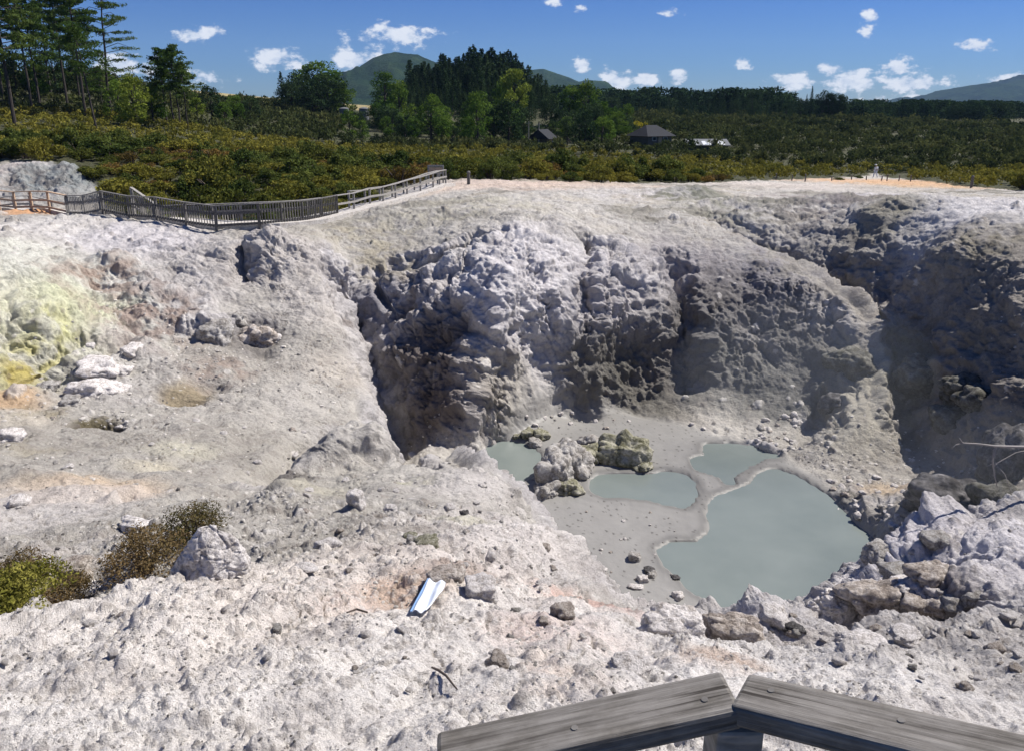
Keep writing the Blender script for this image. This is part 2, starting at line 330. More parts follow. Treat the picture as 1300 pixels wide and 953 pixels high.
def terrain_mat():
    m, nt, b = new_mat('crater_ground')
    a = N(nt, 'ShaderNodeAttribute', attribute_name='col')
    w = N(nt, 'ShaderNodeAttribute', attribute_name='wet')
    n1 = noise(nt, 9, 8, .7); n2 = noise(nt, 45, 4, .7); n3 = noise(nt, 1.6, 7, .65)
    r1 = ramp(nt, n1.outputs[0], [(.28, (.66, .63, .6)), (.45, (1, 1, 1)), (.72, (1.16, 1.15, 1.14))])
    r2 = ramp(nt, n2.outputs[0], [(.3, (.72, .7, .68)), (.42, (1, 1, 1)), (.8, (1.06, 1.06, 1.06))])
    r3 = ramp(nt, n3.outputs[0], [(.3, (.8, .79, .8)), (.6, (1.08, 1.07, 1.05))])
    n4 = noise(nt, 17, 5, .75); r4 = ramp(nt, n4.outputs[0], [(.30, (.32, .29, .27)), (.385, (1, 1, 1))]); n5 = noise(nt, .9, 3)  # r4: dark specks painted in as tiny shadows on the ground
    n4.inputs['Distortion'].default_value = .6
    r3 = mixc(nt, 1.0, ramp(nt, n3.outputs[0], [(.3, (.78, .76, .75)), (.6, (1.08, 1.07, 1.05))]), r4, 'MULTIPLY')
    dry = mixc(nt, 1.0, mixc(nt, 1.0, mixc(nt, 1.0, a.outputs['Color'], r1, 'MULTIPLY'), r2, 'MULTIPLY'), r3, 'MULTIPLY')
    nt.links.new(mixc(nt, w.outputs['Fac'], dry, a.outputs['Color']), b.inputs['Base Color'])
    rr = N(nt, 'ShaderNodeMapRange'); nt.links.new(w.outputs['Fac'], rr.inputs[0]); rr.inputs[3].default_value = .93; rr.inputs[4].default_value = .5
    nt.links.new(rr.outputs[0], b.inputs['Roughness']); b.inputs['Specular IOR Level'].default_value = .3
    bs = N(nt, 'ShaderNodeMapRange'); nt.links.new(w.outputs['Fac'], bs.inputs[0]); bs.inputs[3].default_value = 1; bs.inputs[4].default_value = .12
    q = N(nt, 'ShaderNodeBump'); q.inputs['Distance'].default_value = .13; nt.links.new(n1.outputs[0], q.inputs['Height']); nt.links.new(bs.outputs[0], q.inputs['Strength'])
    q2 = N(nt, 'ShaderNodeBump'); q2.inputs['Distance'].default_value = .02; nt.links.new(n2.outputs[0], q2.inputs['Height']); nt.links.new(bs.outputs[0], q2.inputs['Strength']); nt.links.new(q.outputs[0], q2.inputs['Normal'])
    nt.links.new(q2.outputs[0], b.inputs['Normal'])
    return m
M_TER = terrain_mat()
def rock_mat(name, c1, c2, c3, sc=1.0):
    m, nt, b = new_mat(name)
    n1 = noise(nt, 2.2*sc, 8, .7); n2 = noise(nt, 9*sc, 6, .7)
    c = ramp(nt, n1.outputs[0], [(.36, c1), (.5, c2), (.64, c3)])
    d = ramp(nt, n2.outputs[0], [(.3, (.6, .6, .6)), (.55, (1, 1, 1)), (.8, (1.2, 1.2, 1.2))])
    nt.links.new(mixc(nt, 1.0, c, d, 'MULTIPLY'), b.inputs['Base Color']); b.inputs['Roughness'].default_value = .92; b.inputs['Specular IOR Level'].default_value = .25
    nt.links.new(bump(nt, b, n2.outputs[0], .9, .06/sc), b.inputs['Normal']); return m
M_RW = rock_mat('white_rock', (.4, .36, .33), (.66, .62, .6), (.74, .7, .68))
M_RG = rock_mat('grey_rock', (.2, .18, .16), (.36, .34, .32), (.5, .48, .46))
M_RO = rock_mat('olive_rock', (.09, .085, .04), (.27, .26, .19), (.42, .4, .34))
M_RD = rock_mat('dark_rock', (.035, .03, .028), (.09, .085, .085), (.2, .19, .19))
M_RB = rock_mat('brown_rock', (.2, .165, .14), (.4, .35, .31), (.58, .53, .49))
M_RM = rock_mat('dim_rock', (.05, .048, .03), (.11, .105, .09), (.2, .195, .17))
def wood_mat(name, c1, c2):
    m, nt, b = new_mat(name); g = N(nt, 'ShaderNodeTexCoord'); mp = N(nt, 'ShaderNodeMapping'); mp.inputs['Scale'].default_value = (9, 9, 30)
    nt.links.new(g.outputs['Object'], mp.inputs[0]); n = N(nt, 'ShaderNodeTexNoise'); n.inputs['Scale'].default_value = 1.5; n.inputs['Detail'].default_value = 8
    nt.links.new(mp.outputs[0], n.inputs['Vector']); nt.links.new(ramp(nt, n.outputs[0], [(.35, c1), (.65, c2)]), b.inputs['Base Color'])
    b.inputs['Roughness'].default_value = .85; nt.links.new(bump(nt, b, n.outputs[0], .5, .01), b.inputs['Normal']); return m
M_WG = wood_mat('weathered_timber', (.15, .14, .13), (.36, .34, .315))
M_WD = wood_mat('dark_timber', (.06, .056, .053), (.19, .178, .165))
M_WT = wood_mat('tan_timber', (.3, .2, .13), (.5, .37, .26))
def plain(name, c, r=.8, metal=0):
    m, nt, b = new_mat(name); n = noise(nt, 4, 5)
    nt.links.new(ramp(nt, n.outputs[0], [(.3, tuple(x*.8 for x in c)), (.7, tuple(min(1, x*1.12) for x in c))]), b.inputs['Base Color']); b.inputs['Roughness'].default_value = r; b.inputs['Metallic'].default_value = metal; return m
def leaf_mat(name, dark, mid, light, psc=.05, trans=.25, spread=.35):
    m = bpy.data.materials.new(name); m.use_nodes = True; nt = m.node_tree; nt.nodes.clear(); out = N(nt, 'ShaderNodeOutputMaterial')
    a = N(nt, 'ShaderNodeAttribute', attribute_name='tint'); oi = N(nt, 'ShaderNodeObjectInfo'); ge = N(nt, 'ShaderNodeNewGeometry')
    n = N(nt, 'ShaderNodeTexNoise'); n.inputs['Scale'].default_value = psc; n.inputs['Detail'].default_value = 3; nt.links.new(ge.outputs['Position'], n.inputs['Vector'])
    s = N(nt, 'ShaderNodeMath', operation='MULTIPLY_ADD'); nt.links.new(n.outputs[0], s.inputs[0]); s.inputs[1].default_value = 1.1; s.inputs[2].default_value = -.3
    s2 = N(nt, 'ShaderNodeMath', operation='MULTIPLY_ADD'); nt.links.new(oi.outputs['Random'], s2.inputs[0]); s2.inputs[1].default_value = spread; nt.links.new(s.outputs[0], s2.inputs[2])
    s3 = N(nt, 'ShaderNodeMath', operation='MULTIPLY_ADD'); nt.links.new(a.outputs['Fac'], s3.inputs[0]); s3.inputs[1].default_value = .5; nt.links.new(s2.outputs[0], s3.inputs[2])
    c = ramp(nt, s3.outputs[0], [(.15, dark), (.5, mid), (.9, light)])
    d = N(nt, 'ShaderNodeBsdfDiffuse'); t = N(nt, 'ShaderNodeBsdfTranslucent'); mx = N(nt, 'ShaderNodeMixShader'); mx.inputs[0].default_value = trans
    nt.links.new(c, d.inputs[0]); nt.links.new(c, t.inputs[0]); nt.links.new(d.outputs[0], mx.inputs[1]); nt.links.new(t.outputs[0], mx.inputs[2]); nt.links.new(mx.outputs[0], out.inputs[0]); return m
M_SCRUB = leaf_mat('scrub_leaves', (.02, .028, .009), (.08, .094, .022), (.2, .182, .036), .09, .25, .5)
M_SCRUBD = leaf_mat('dark_scrub_leaves', (.02, .03, .014), (.055, .07, .026), (.12, .125, .045), .05, .25, .5)
M_PINE = leaf_mat('pine_needles', (.02, .038, .012), (.05, .09, .022), (.11, .15, .04), .1)
M_CON = leaf_mat('dark_conifer_needles', (.01, .022, .011), (.026, .05, .022), (.055, .085, .035), .05, .15)
M_BROAD = leaf_mat('broad_leaves', (.02, .045, .01), (.06, .115, .02), (.15, .22, .04), .08)
M_BROADL = leaf_mat('light_broad_leaves', (.04, .08, .012), (.09, .15, .025), (.2, .24, .04), .12)
M_BUSHN = leaf_mat('brown_green_leaves', (.03, .035, .015), (.085, .075, .03), (.17, .12, .06), 1.2)
M_FERN = leaf_mat('yellow_green_leaves', (.05, .06, .012), (.15, .15, .03), (.3, .27, .07), 1.5)
M_YEL = leaf_mat('yellow_leaves', (.15, .15, .01), (.35, .3, .02), (.5, .42, .04), .3)
M_BARK = wood_mat('bark', (.018, .014, .012), (.055, .042, .036))
M_TWIG = plain('grey_twig', (.24, .22, .21)); M_TWIGD = plain('brown_twig', (.07, .05, .04))
# ------------------------------------------------------------------ terrain mesh
ZM = {}
BASEHIT = hit
def hitd(px, py):   # point on the finished, roughened ground
    p = BASEHIT(px, py); i, j = int((p[1]-2)/.1), int((p[0]+16)/.1)
    dz = float(ZM['g'][i, j]) if 0 <= i < 362 and 0 <= j < 380 else 0.0
    return (p[0], p[1], p[2]+max(-.5, min(.35, dz)))
def build_terrain():
    ox, oy = 0.0, -6.0; a0, a1 = math.radians(-50), math.radians(50); NCOL, NR = 1430, 1170
    ca = np.linspace(a0, a1, 260); rr = 4.0*np.exp(np.linspace(0, math.log(150/4.0), 2800))
    R_, A_ = np.meshgrid(rr, ca); X = ox+R_*np.sin(A_); Y = oy+R_*np.cos(A_); Z = H(X, Y)
    d = np.sqrt(X*X+Y*Y+Z*Z)
    dr = np.diff(R_, axis=1); dz = np.diff(Z, axis=1); dm = np.maximum(.5*(d[:, 1:]+d[:, :-1]), 3.5)
    view = np.abs(dz*np.hypot(X, Y)[:, 1:]-dr*Z[:, 1:])/(dm*dm)      # angle swept as seen from about the lookout
    ds = view+.15*np.sqrt(dr*dr+dz*dz)/dm; ds = ds*np.where(Y[:, 1:] < 3.1, .08, 1)*np.where(-Z[:, 1:] > .99*np.maximum(Y[:, 1:], .1), .4, 1)
    S = np.concatenate([np.zeros((len(ca), 1)), np.cumsum(ds, 1)], 1); tot = S[:, -1:].copy()
    S = S/tot; S = blur(S, 3.0)
    tt = np.linspace(0, 1, NR); RR = np.stack([np.interp(tt, S[i], rr) for i in range(len(ca))])
    fa = np.linspace(a0, a1, NCOL); fi = (fa-a0)/(a1-a0)*(len(ca)-1); i0 = np.minimum(fi.astype(int), len(ca)-2); t = (fi-i0)[:, None]
    RF = RR[i0]*(1-t)+RR[i0+1]*t
    far = 150*np.exp(np.linspace(0, math.log(6300/150), 110))[1:]; RF = np.concatenate([RF, np.repeat(far[None], NCOL, 0)], 1)
    nr = RF.shape[1]; X = ox+RF*np.sin(fa)[:, None]; Y = oy+RF*np.cos(fa)[:, None]; Z = H(X, Y)
    e = .25; gx = (H(X+e, Y)-H(X-e, Y))/(2*e); gy = (H(X, Y+e)-H(X, Y-e))/(2*e)
    nrm = np.stack([-gx, -gy, np.ones_like(gx)], -1); nrm /= np.linalg.norm(nrm, axis=-1, keepdims=True)
    slope = np.hypot(gx, gy).ravel()
    P = np.stack([X, Y, Z], -1).reshape(-1, 3).astype(f32); nrm = nrm.reshape(-1, 3).astype(f32)
    x, y = P[:, 0], P[:, 1]
    near = np.clip((150-y)/60, 0, 1).astype(f32)
    pd = GN(x, y, GN.pd); bs = GN(x, y, GN.b); inside = (x > -46) & (x < 52) & (y < 72)
    mud = np.where(inside, sstep(.35, -.6, bs), 0).astype(f32)
    # rockiness
    warp = np.stack([perlin(P*.35), perlin(P*.35+31), perlin(P*.35+77)], 1)
    big = fbm(P*.12+5, 3)
    rk = sstep(.42, .95, slope+big*.25).astype(f32)
    for zx in ZONES:
        c = hit(zx[0], zx[1]); dd = np.sqrt((x-c[0])**2+(y-c[1])**2+(P[:, 2]-c[2])**2)/zx[2]+big*.35
        w = sstep(1.15, .55, dd); rk = rk*(1-w)+zx[3]*w
    rk = rk*(1-mud)*near; calm = (1-mud)
    q = P+warp*.9
    st = q*np.array([1, 1, .62], f32)
    f1, f2, ci = worley(st*.42); lump = 1-f1*f1*1.1
    g1, g2, cj = worley(st*1.15+5); lump2 = 1-g1*g1*1.2
    h1, h2, ck = worley(P*3.1+warp*.6+9); lump3 = 1-h1*h1*1.2
    rid = fbm(q*.55+3, 5, ridged=True)
    med = fbm(P*.9+50, 5, g=.55); fine = fbm(P*3.7+12, 5, g=.6)
    vst = q*np.array([1.5, 1.5, .45], f32); flute = fbm(vst*.8+21, 4, ridged=True, g=.55)
    rough = fbm(P*2.1+140, 5, g=.66); rcr = fbm(P*1.3+88, 5, ridged=True, g=.62)
    sm = np.zeros(len(P), f32)
    for zx in SMOOTH:
        c = hit(zx[0], zx[1]); sm = np.maximum(sm, sstep(1.15, .5, np.sqrt((x-c[0])**2+(y-c[1])**2+(P[:, 2]-c[2])**2)/zx[2]+big*.4))
    bigf = fbm(q*.26+61, 3); lowr = fbm(q*.42+15, 3, ridged=True)
    crk = np.exp(-(np.abs(perlin(vst*.55+7)+.45*perlin(P*1.9+4)+.2*perlin(P*5))/.05)**2)*sstep(-.25, .15, perlin(P*.3+500))
    var = sstep(-.25, .3, perlin(P*.22+700))
    disp = rk*((.16+.34*var)*lump-.12+(.04+.14*var)*lump2+.55*bigf+.30*lowr-.12+.16*flute+.20*med+.13*rough+.12*rcr-.16*crk)+calm*(.10*med*(1-rk)+.055*fine*(1+1.6*rk))*near*(1-.5*sm)
    strata = perlin(np.stack([P[:, 0]*.25, P[:, 1]*.25, P[:, 2]*3.2+perlin(P*.5)*1.6], 1))
    bed = np.sin((P[:, 2]*5.2+perlin(P*.45+90)*3.2+P[:, 0]*.5)*1.0); disp += rk*(.09*strata+.05*np.sign(bed)*np.abs(bed)**.4*var)
    # rubbly crust and loose stones on the gentle slopes
    rub = sstep(-.3, .35, med+big*.6)
    stone = np.zeros(len(P), f32); sid = np.zeros(len(P), f32)
    gentle = calm*near*(1-rk*.55)*(1-.8*sm)
    def caps(scale, r, thr, amp, ymax, msk, off):
        I = np.nonzero((y < ymax) & (gentle > .05) & (y > 1))[0]
        a1, _, ai = worley(P[I]*scale+off+warp[I]*.35+fine[I, None]*.18)
        h = np.sqrt(np.maximum(0, r*r-a1*a1))/scale*(ai > thr)*(.5+ai)*amp*gentle[I]*msk[I]*np.clip((ymax-y[I])/(ymax*.25), 0, 1)
        disp[I] += h; m = h*scale > .06
        stone[I[m]] = 1; sid[I[m]] = ai[m]*7.3 % 1
    one = np.ones(len(P), f32); patch = sstep(0, .45, fbm(P*.6+200, 3)+.15)
    caps(.95, .27, .80, .8, 60, patch*sstep(11, 15, y), 1)
    caps(2.2, .34, .66, .7, 45, patch*(.45+.55*sstep(8, 13, y)), 11)
    caps(4.6, .38, .62, .7, 30, .35+.65*rub, 21)
    caps(10, .42, .42, .65, 17, .25+.75*rub, 31)
    caps(21, .45, .35, .7, 8.5, .35+.65*rub, 41)
    disp += calm*near*(1-rk)*(.16*fbm(P*.55+120, 4, billow=True)-.03*sstep(.1, .5, fbm(P*1.8+66, 3, ridged=True)))
    disp -= gentle*.07
    crackl = np.abs(perlin(P*.8+60)+.5*perlin(P*2.4+8)+.25*perlin(P*6)); cr = (1-sstep(.0, .035, crackl))*sstep(-.05, .2, perlin(P*.25+300))
    disp -= calm*near*(1-rk)*cr*.05
    disp -= rk*.16*np.exp(-((f2-f1)/.06)**2)*var+rk*.05*np.exp(-((g2-g1)/.08)**2)*var
    disp += mud*(.012*fine+.02*med)*sstep(-.2, .5, pd)
    P2 = P+nrm*disp[:, None].astype(f32)
    I = np.nonzero((x > -16) & (x < 22) & (y > 2) & (y < 38))[0]; st_ = .1; nx_ = 380
    key = ((P2[I, 1]-2)/st_).astype(int)*nx_+np.clip(((P2[I, 0]+16)/st_).astype(int), 0, nx_-1); key = np.clip(key, 0, nx_*362-1)
    cnt = np.bincount(key, minlength=nx_*362); sm_ = np.bincount(key, weights=P2[I, 2]-P[I, 2], minlength=nx_*362); ZM['g'] = np.where(cnt > 0, sm_/np.maximum(cnt, 1), 0).reshape(362, nx_)
    J = I[(mud[I] < .5) & (y[I] < 30) & (y[I] > 3)]; wt = (y[J]**-.35)*(.25+rub[J])*(1-.55*sm[J])*(.4+.6*(1-rk[J])); J = rng.choice(J, 17000, p=wt/wt.sum()); ZM['pts'] = P2[J]
    # -------- colours (albedo and some painted shade)
    def cc(*c): return np.array(c, f32)
    V1 = fbm(P*.3+90, 5); V2 = fbm(P*1.3+33, 4); V3 = fbm(P*.08+7, 3)
    col = np.empty((len(P), 3), f32)
    grey = cc(.37, .35, .32); pale = cc(.64, .60, .57); lav = cc(.50, .485, .505); brown = cc(.17, .14, .12); dark = cc(.10, .095, .09)
    t = sstep(-.3, .4, V1)[:, None]; col[:] = grey*(1-t)+cc(.47, .45, .42)*t
    def blend(c, w):
        nonlocal col
        w = np.clip(w, 0, 1).astype(f32)[:, None]; col = col*(1-w)+c*w
    # cliffs: pale lavender crust on tops, brown weathered faces
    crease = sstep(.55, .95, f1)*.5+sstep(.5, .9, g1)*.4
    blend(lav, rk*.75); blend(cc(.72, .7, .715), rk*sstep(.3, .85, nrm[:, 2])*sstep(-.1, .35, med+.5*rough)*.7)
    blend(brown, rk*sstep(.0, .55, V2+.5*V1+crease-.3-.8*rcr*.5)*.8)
    pl_ = sstep(36, 44, y)*near*sstep(-30, -10, x)
    blend(cc(.47, .455, .435), pl_*.6)
    band = fbm(np.stack([P[:, 0]*.10, P[:, 1]*.16, P[:, 2]*1.2], 1)+400, 5, g=.6); blend(cc(.2, .19, .16), pl_*sstep(-.02, .22, band)*.8); blend(cc(.36, .31, .22), pl_*sstep(.05, .3, -band+.3*V2)*.45)
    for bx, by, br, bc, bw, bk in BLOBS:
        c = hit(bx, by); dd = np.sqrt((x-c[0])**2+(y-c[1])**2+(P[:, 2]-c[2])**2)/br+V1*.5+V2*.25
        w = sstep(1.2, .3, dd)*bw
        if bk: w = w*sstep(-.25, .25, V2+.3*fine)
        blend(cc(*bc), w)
    blend(cc(.2, .165, .14), (1-rk)*calm*near*cr*.6)
    w_ = stone*(1-mud)*near; blend(cc(.7, .675, .655), w_*(sid > .6)*.6); blend(cc(.27, .24, .22), w_*(sid < .25)*.5)
    # mud
    mcol = cc(.235, .228, .217)*(1+V2[:, None]*.1+V1[:, None]*.12)
    wet = mud*sstep(1.0, -.2, bs); blend(mcol, mud*sstep(.9, -.3, bs+V2*.8))
    rim = np.exp(-((pd-.25)/.22)**2)*mud; col *= (1-.3*rim)[:, None]; ring = np.sin(pd*16+V1*5)*np.exp(-pd*.9)*mud*(pd > 0); col *= (1+.05*ring)[:, None]
    sp_, _, si2 = worley(P*5+3); blend(cc(.06, .055, .05), mud*((sp_ < .13+.09*si2) & (si2 > .35) & (V1 < .3)).astype(f32)*.9)
    # scrub floor beyond the bare ground
    Xf, Yf = x, y; edge = np.interp(np.arctan2(x, y), EDGE_A, EDGE_D)
    rr_ = np.hypot(x, y)+perlin(P*.4+800)*1.5; veg = sstep(-1.5, 2, rr_-edge+V1*5)
    blend(cc(.055, .058, .028), veg)
    blend(cc(.30, .25, .12), sstep(380, 420, rr_)*sstep(-.2, .05, -(np.arctan2(x, y)+.2)))     # pasture hill
    col = np.clip(col, .01, .8)
    idx = np.arange(NCOL*nr).reshape(NCOL, nr)
    Fq = np.stack([idx[:-1, :-1], idx[1:, :-1], idx[1:, 1:], idx[:-1, 1:]], -1).reshape(-1, 4)[:, ::-1]
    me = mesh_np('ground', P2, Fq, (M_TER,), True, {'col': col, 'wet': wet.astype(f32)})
    o = link('ground', me); tag(o, kind='structure'); return o
SMOOTH = [(310, 570, 5), (160, 580, 4.5), (60, 570, 4), (480, 610, 2.6), (400, 430, 3), (460, 520, 3), (560, 620, 2), (330, 500, 3.5), (100, 640, 2.5), (620, 245, 6), (480, 260, 5)]
# rockiness zones: px, py, radius m, value
ZONES = [(545, 565, 2.6, 0), (600, 595, 2.4, 0), (650, 620, 2.2, 0), (690, 650, 1.8, .1), (500, 550, 2.4, 0), (150, 370, 3.4, .9), (225, 365, 3, .75), (130, 440, 2.6, .7), (60, 780, 2.6, 0), (180, 745, 2.6, 0), (280, 705, 2.6, 0), (200, 690, 2.5, .05), (-60, 800, 2.6, 0), (250, 560, 5, .0), (330, 480, 4.2, .05), (100, 560, 4, .0), (400, 420, 2.4, .05), (180, 490, 2.4, .25), (480, 620, 3.5, .0), (600, 640, 3, .05), (560, 760, 3, .02), (300, 800, 3, .0), (80, 830, 2.5, .0), (700, 760, 1.6, .12),
         (470, 250, 5, .0), (60, 272, 5, .05), (620, 262, 6, .25), (900, 245, 10, .12), (1250, 255, 7, .15), (760, 262, 7, .25), (250, 330, 3, .5), (120, 400, 3, .75), (330, 320, 2.2, .8), (1000, 262, 8, .45),
         (1130, 760, 1.9, .5), (900, 810, 1.5, .25), (1150, 840, 2, .05), (1110, 650, 2.6, .55), (20, 380, 4, .8), (680, 690, 1.2, .3), (400, 575, 1, .45), (60, 225, 5, .9), (1230, 700, 1.2, .35), (215, 400, 2.2, .75), (520, 270, 3, .45), (620, 400, 5, 1), (550, 450, 4, 1), (700, 350, 5, 1), (800, 380, 5, 1), (700, 285, 2.5, .6)]
# colour blobs, some painted as shade: px, py, radius m, colour, weight, patchy
LAVW = (.66, .64, .665)
BLOBS = [(640, 400, 4.5, LAVW, .6, 0), (700, 330, 4, LAVW, .6, 0), (800, 330, 3.5, LAVW, .55, 1), (760, 400, 3, (.4, .38, .39), .6, 0), (640, 500, 2.4, (.4, .37, .32), .8, 0), (540, 450, 2.4, (.11, .09, .08), .9, 0), (560, 520, 2.2, (.12, .095, .085), .88, 0), (520, 380, 2.2, (.2, .17, .16), .6, 1),  # left face of the nose: brown crust, darkened to paint its shaded side
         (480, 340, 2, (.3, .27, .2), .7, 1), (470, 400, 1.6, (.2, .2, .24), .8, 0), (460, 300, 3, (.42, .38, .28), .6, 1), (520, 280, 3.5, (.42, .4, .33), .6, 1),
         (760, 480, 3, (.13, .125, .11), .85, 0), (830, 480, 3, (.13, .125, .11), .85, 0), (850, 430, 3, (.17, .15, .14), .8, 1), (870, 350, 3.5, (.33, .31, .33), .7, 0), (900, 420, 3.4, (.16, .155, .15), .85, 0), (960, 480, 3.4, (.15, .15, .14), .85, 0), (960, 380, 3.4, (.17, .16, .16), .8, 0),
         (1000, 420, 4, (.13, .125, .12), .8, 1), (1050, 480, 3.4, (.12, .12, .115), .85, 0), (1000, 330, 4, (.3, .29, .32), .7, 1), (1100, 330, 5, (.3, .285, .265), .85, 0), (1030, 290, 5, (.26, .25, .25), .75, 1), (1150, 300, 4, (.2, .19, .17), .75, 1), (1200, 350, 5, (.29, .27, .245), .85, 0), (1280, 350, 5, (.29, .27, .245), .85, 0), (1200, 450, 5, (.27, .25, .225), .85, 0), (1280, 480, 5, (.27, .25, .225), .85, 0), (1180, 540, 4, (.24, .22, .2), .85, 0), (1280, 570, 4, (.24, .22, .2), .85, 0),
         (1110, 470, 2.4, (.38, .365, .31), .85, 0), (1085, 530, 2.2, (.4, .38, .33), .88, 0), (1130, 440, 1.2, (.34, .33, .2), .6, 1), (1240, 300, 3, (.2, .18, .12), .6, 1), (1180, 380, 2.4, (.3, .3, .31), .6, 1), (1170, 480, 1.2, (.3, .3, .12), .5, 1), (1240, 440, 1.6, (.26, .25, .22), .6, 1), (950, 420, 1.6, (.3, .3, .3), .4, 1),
         (1120, 640, 2.4, (.3, .28, .25), .85, 1), (1130, 620, 1.1, (.5, .38, .25), .7, 0), (1180, 670, 1.2, (.45, .35, .26), .7, 1), (1220, 620, 1.8, (.22, .2, .18), .8, 0), (1060, 640, 1.5, (.16, .15, .13), .8, 1),
         (30, 380, 4.4, (.62, .62, .5), .85, 0), (60, 330, 4.2, (.6, .6, .54), .8, 0), (0, 320, 3.5, (.58, .585, .54), .8, 0), (90, 390, 2.0, (.6, .62, .42), .75, 0), (30, 430, 2.4, (.6, .6, .42), .8, 1), (0, 470, 1.8, (.5, .49, .28), .8, 1), (45, 455, 1.1, (.6, .56, .24), .85, 1), (70, 425, 1.2, (.62, .62, .3), .7, 1), (20, 480, .8, (.5, .4, .08), .7, 0), (10, 505, 1.2, (.6, .4, .22), .7, 0), (30, 530, 1.2, (.55, .5, .42), .6, 0),
         (120, 540, .8, (.12, .1, .05), .9, 0), (240, 500, 1.1, (.28, .22, .12), .75, 0), (50, 520, 1, (.35, .3, .17), .6, 1), (110, 615, 1.6, (.6, .47, .34), .8, 0), (150, 635, 1, (.62, .5, .4), .6, 0), (40, 570, 1, (.4, .36, .27), .5, 1), (190, 590, 1, (.6, .55, .42), .6, 0), (230, 570, .9, (.58, .56, .46), .6, 0), (400, 620, 1, (.58, .55, .42), .4, 0),
         (120, 365, 2.6, (.36, .27, .22), .75, 1), (180, 420, 2.4, (.4, .33, .29), .7, 1), (150, 345, 2, (.3, .22, .18), .6, 1), (215, 395, 2.2, (.25, .19, .16), .7, 1), (160, 400, 2, (.45, .36, .32), .6, 1), (325, 430, 1.6, (.13, .12, .12), .75, 0), (280, 470, 1.4, (.3, .22, .18), .6, 1), (270, 340, 3, (.42, .4, .4), .5, 0), (350, 320, 3, (.48, .45, .43), .7, 0), (400, 380, 2, (.55, .52, .5), .6, 0), (430, 470, 1.5, (.55, .51, .46), .6, 0),
         (60, 285, 4, (.66, .64, .63), .75, 0), (180, 300, 3.5, (.58, .56, .6), .7, 0), (50, 267, 2.2, (.62, .36, .2), .85, 0), (20, 267, 2.2, (.62, .34, .17), .8, 0), (560, 240, 4, (.6, .52, .46), .7, 0), (640, 232, 8, (.6, .47, .4), .6, 0), (750, 233, 8, (.58, .45, .37), .5, 0), (1130, 231, 14, (.58, .36, .2), .8, 0), (1180, 236, 9, (.55, .36, .2), .6, 0), (1000, 235, 10, (.62, .56, .52), .6, 0),
         (700, 260, 6, (.55, .53, .5), .7, 1), (620, 260, 5, (.42, .4, .32), .6, 1), (880, 248, 3.4, (.13, .14, .1), .8, 0), (870, 262, 5, (.4, .39, .34), .6, 1), (1000, 250, 4, (.22, .18, .18), .6, 1), (950, 262, 5, (.2, .2, .17), .7, 1), (1060, 262, 4, (.2, .18, .19), .7, 1), (1150, 262, 3.4, (.2, .19, .14), .75, 0), (1250, 262, 5, (.62, .61, .635), .8, 0), (1120, 248, 5, (.58, .56, .62), .7, 1), (800, 245, 6, (.62, .6, .62), .6, 1),
         (560, 770, 3.4, (.79, .705, .655), .9, 0), (250, 800, 3.4, (.8, .752, .715), .92, 0), (60, 830, 3, (.8, .775, .76), .92, 0), (420, 760, 2.6, (.78, .725, .685), .9, 0), (850, 830, 2.8, (.78, .755, .74), .9, 0), (650, 850, 2.2, (.78, .75, .73), .85, 0), (660, 680, 2.2, (.7, .66, .645), .85, 0), (690, 640, 1.6, (.72, .69, .69), .85, 0), (480, 560, 2.2, (.52, .5, .47), .7, 0), (590, 600, 1.8, (.6, .57, .56), .7, 0),
         (500, 600, 2, (.5, .48, .44), .6, 0), (760, 770, .8, (.66, .44, .37), .75, 0), (735, 800, .9, (.64, .44, .37), .65, 0), (750, 735, .5, (.66, .5, .43), .7, 0), (700, 840, .8, (.55, .38, .28), .5, 1), (510, 740, .7, (.55, .38, .28), .7, 0), (580, 720, .6, (.35, .25, .2), .6, 1), (440, 745, .8, (.66, .5, .43), .5, 1), (520, 610, .6, (.5, .5, .25), .5, 1), (590, 650, .7, (.48, .48, .3), .4, 1), (540, 665, .7, (.3, .27, .24), .6, 1),
         (1200, 800, 3, (.5, .48, .48), .8, 0), (1000, 840, 2.4, (.76, .735, .725), .9, 0), (1130, 740, 1.8, (.6, .57, .56), .8, 0), (1240, 705, 2.2, (.7, .68, .72), .85, 0), (1120, 725, 1.2, (.68, .66, .7), .7, 0), (1170, 765, .9, (.17, .14, .13), .75, 1), (1105, 775, .8, (.2, .16, .14), .7, 1), (1000, 800, .6, (.3, .25, .22), .6, 1), (930, 790, 1.4, (.66, .64, .66), .8, 0), (880, 790, .8, (.62, .55, .5), .6, 0), (915, 835, .5, (.5, .34, .24), .6, 0),
         (372, 606, .6, (.12, .11, .1), .8, 1), (410, 572, .4, (.16, .15, .14), .6, 1), (350, 640, .6, (.18, .17, .16), .6, 1), (200, 690, 1.6, (.62, .6, .58), .6, 1), (100, 700, 1.6, (.64, .6, .58), .6, 1), (60, 640, 2, (.64, .61, .6), .7, 0),  # first three: shadow of the mound's back edge painted as dark colour
         (20, 215, 3, (.55, .48, .45), .7, 0), (70, 225, 5, (.2, .23, .24), .85, 0), (100, 215, 4, (.25, .27, .28), .7, 1), (30, 235, 4, (.25, .22, .2), .6, 1), (335, 245, 2.5, (.4, .45, .38), .8, 0), (215, 240, 2, (.4, .42, .42), .7, 1)]
eb = [(-300, 215, 60), (0, 203, 62), (60, 205, 62), (130, 222, 55), (180, 248, 43), (300, 250, 42), (400, 252, 46), (480, 240, 55), (560, 226, 66), (620, 225, 68), (750, 231, 68), (900, 232, 76), (1000, 228, 90), (1111, 225, 116), (1200, 236, 86), (1300, 243, 68), (1500, 243, 68)]
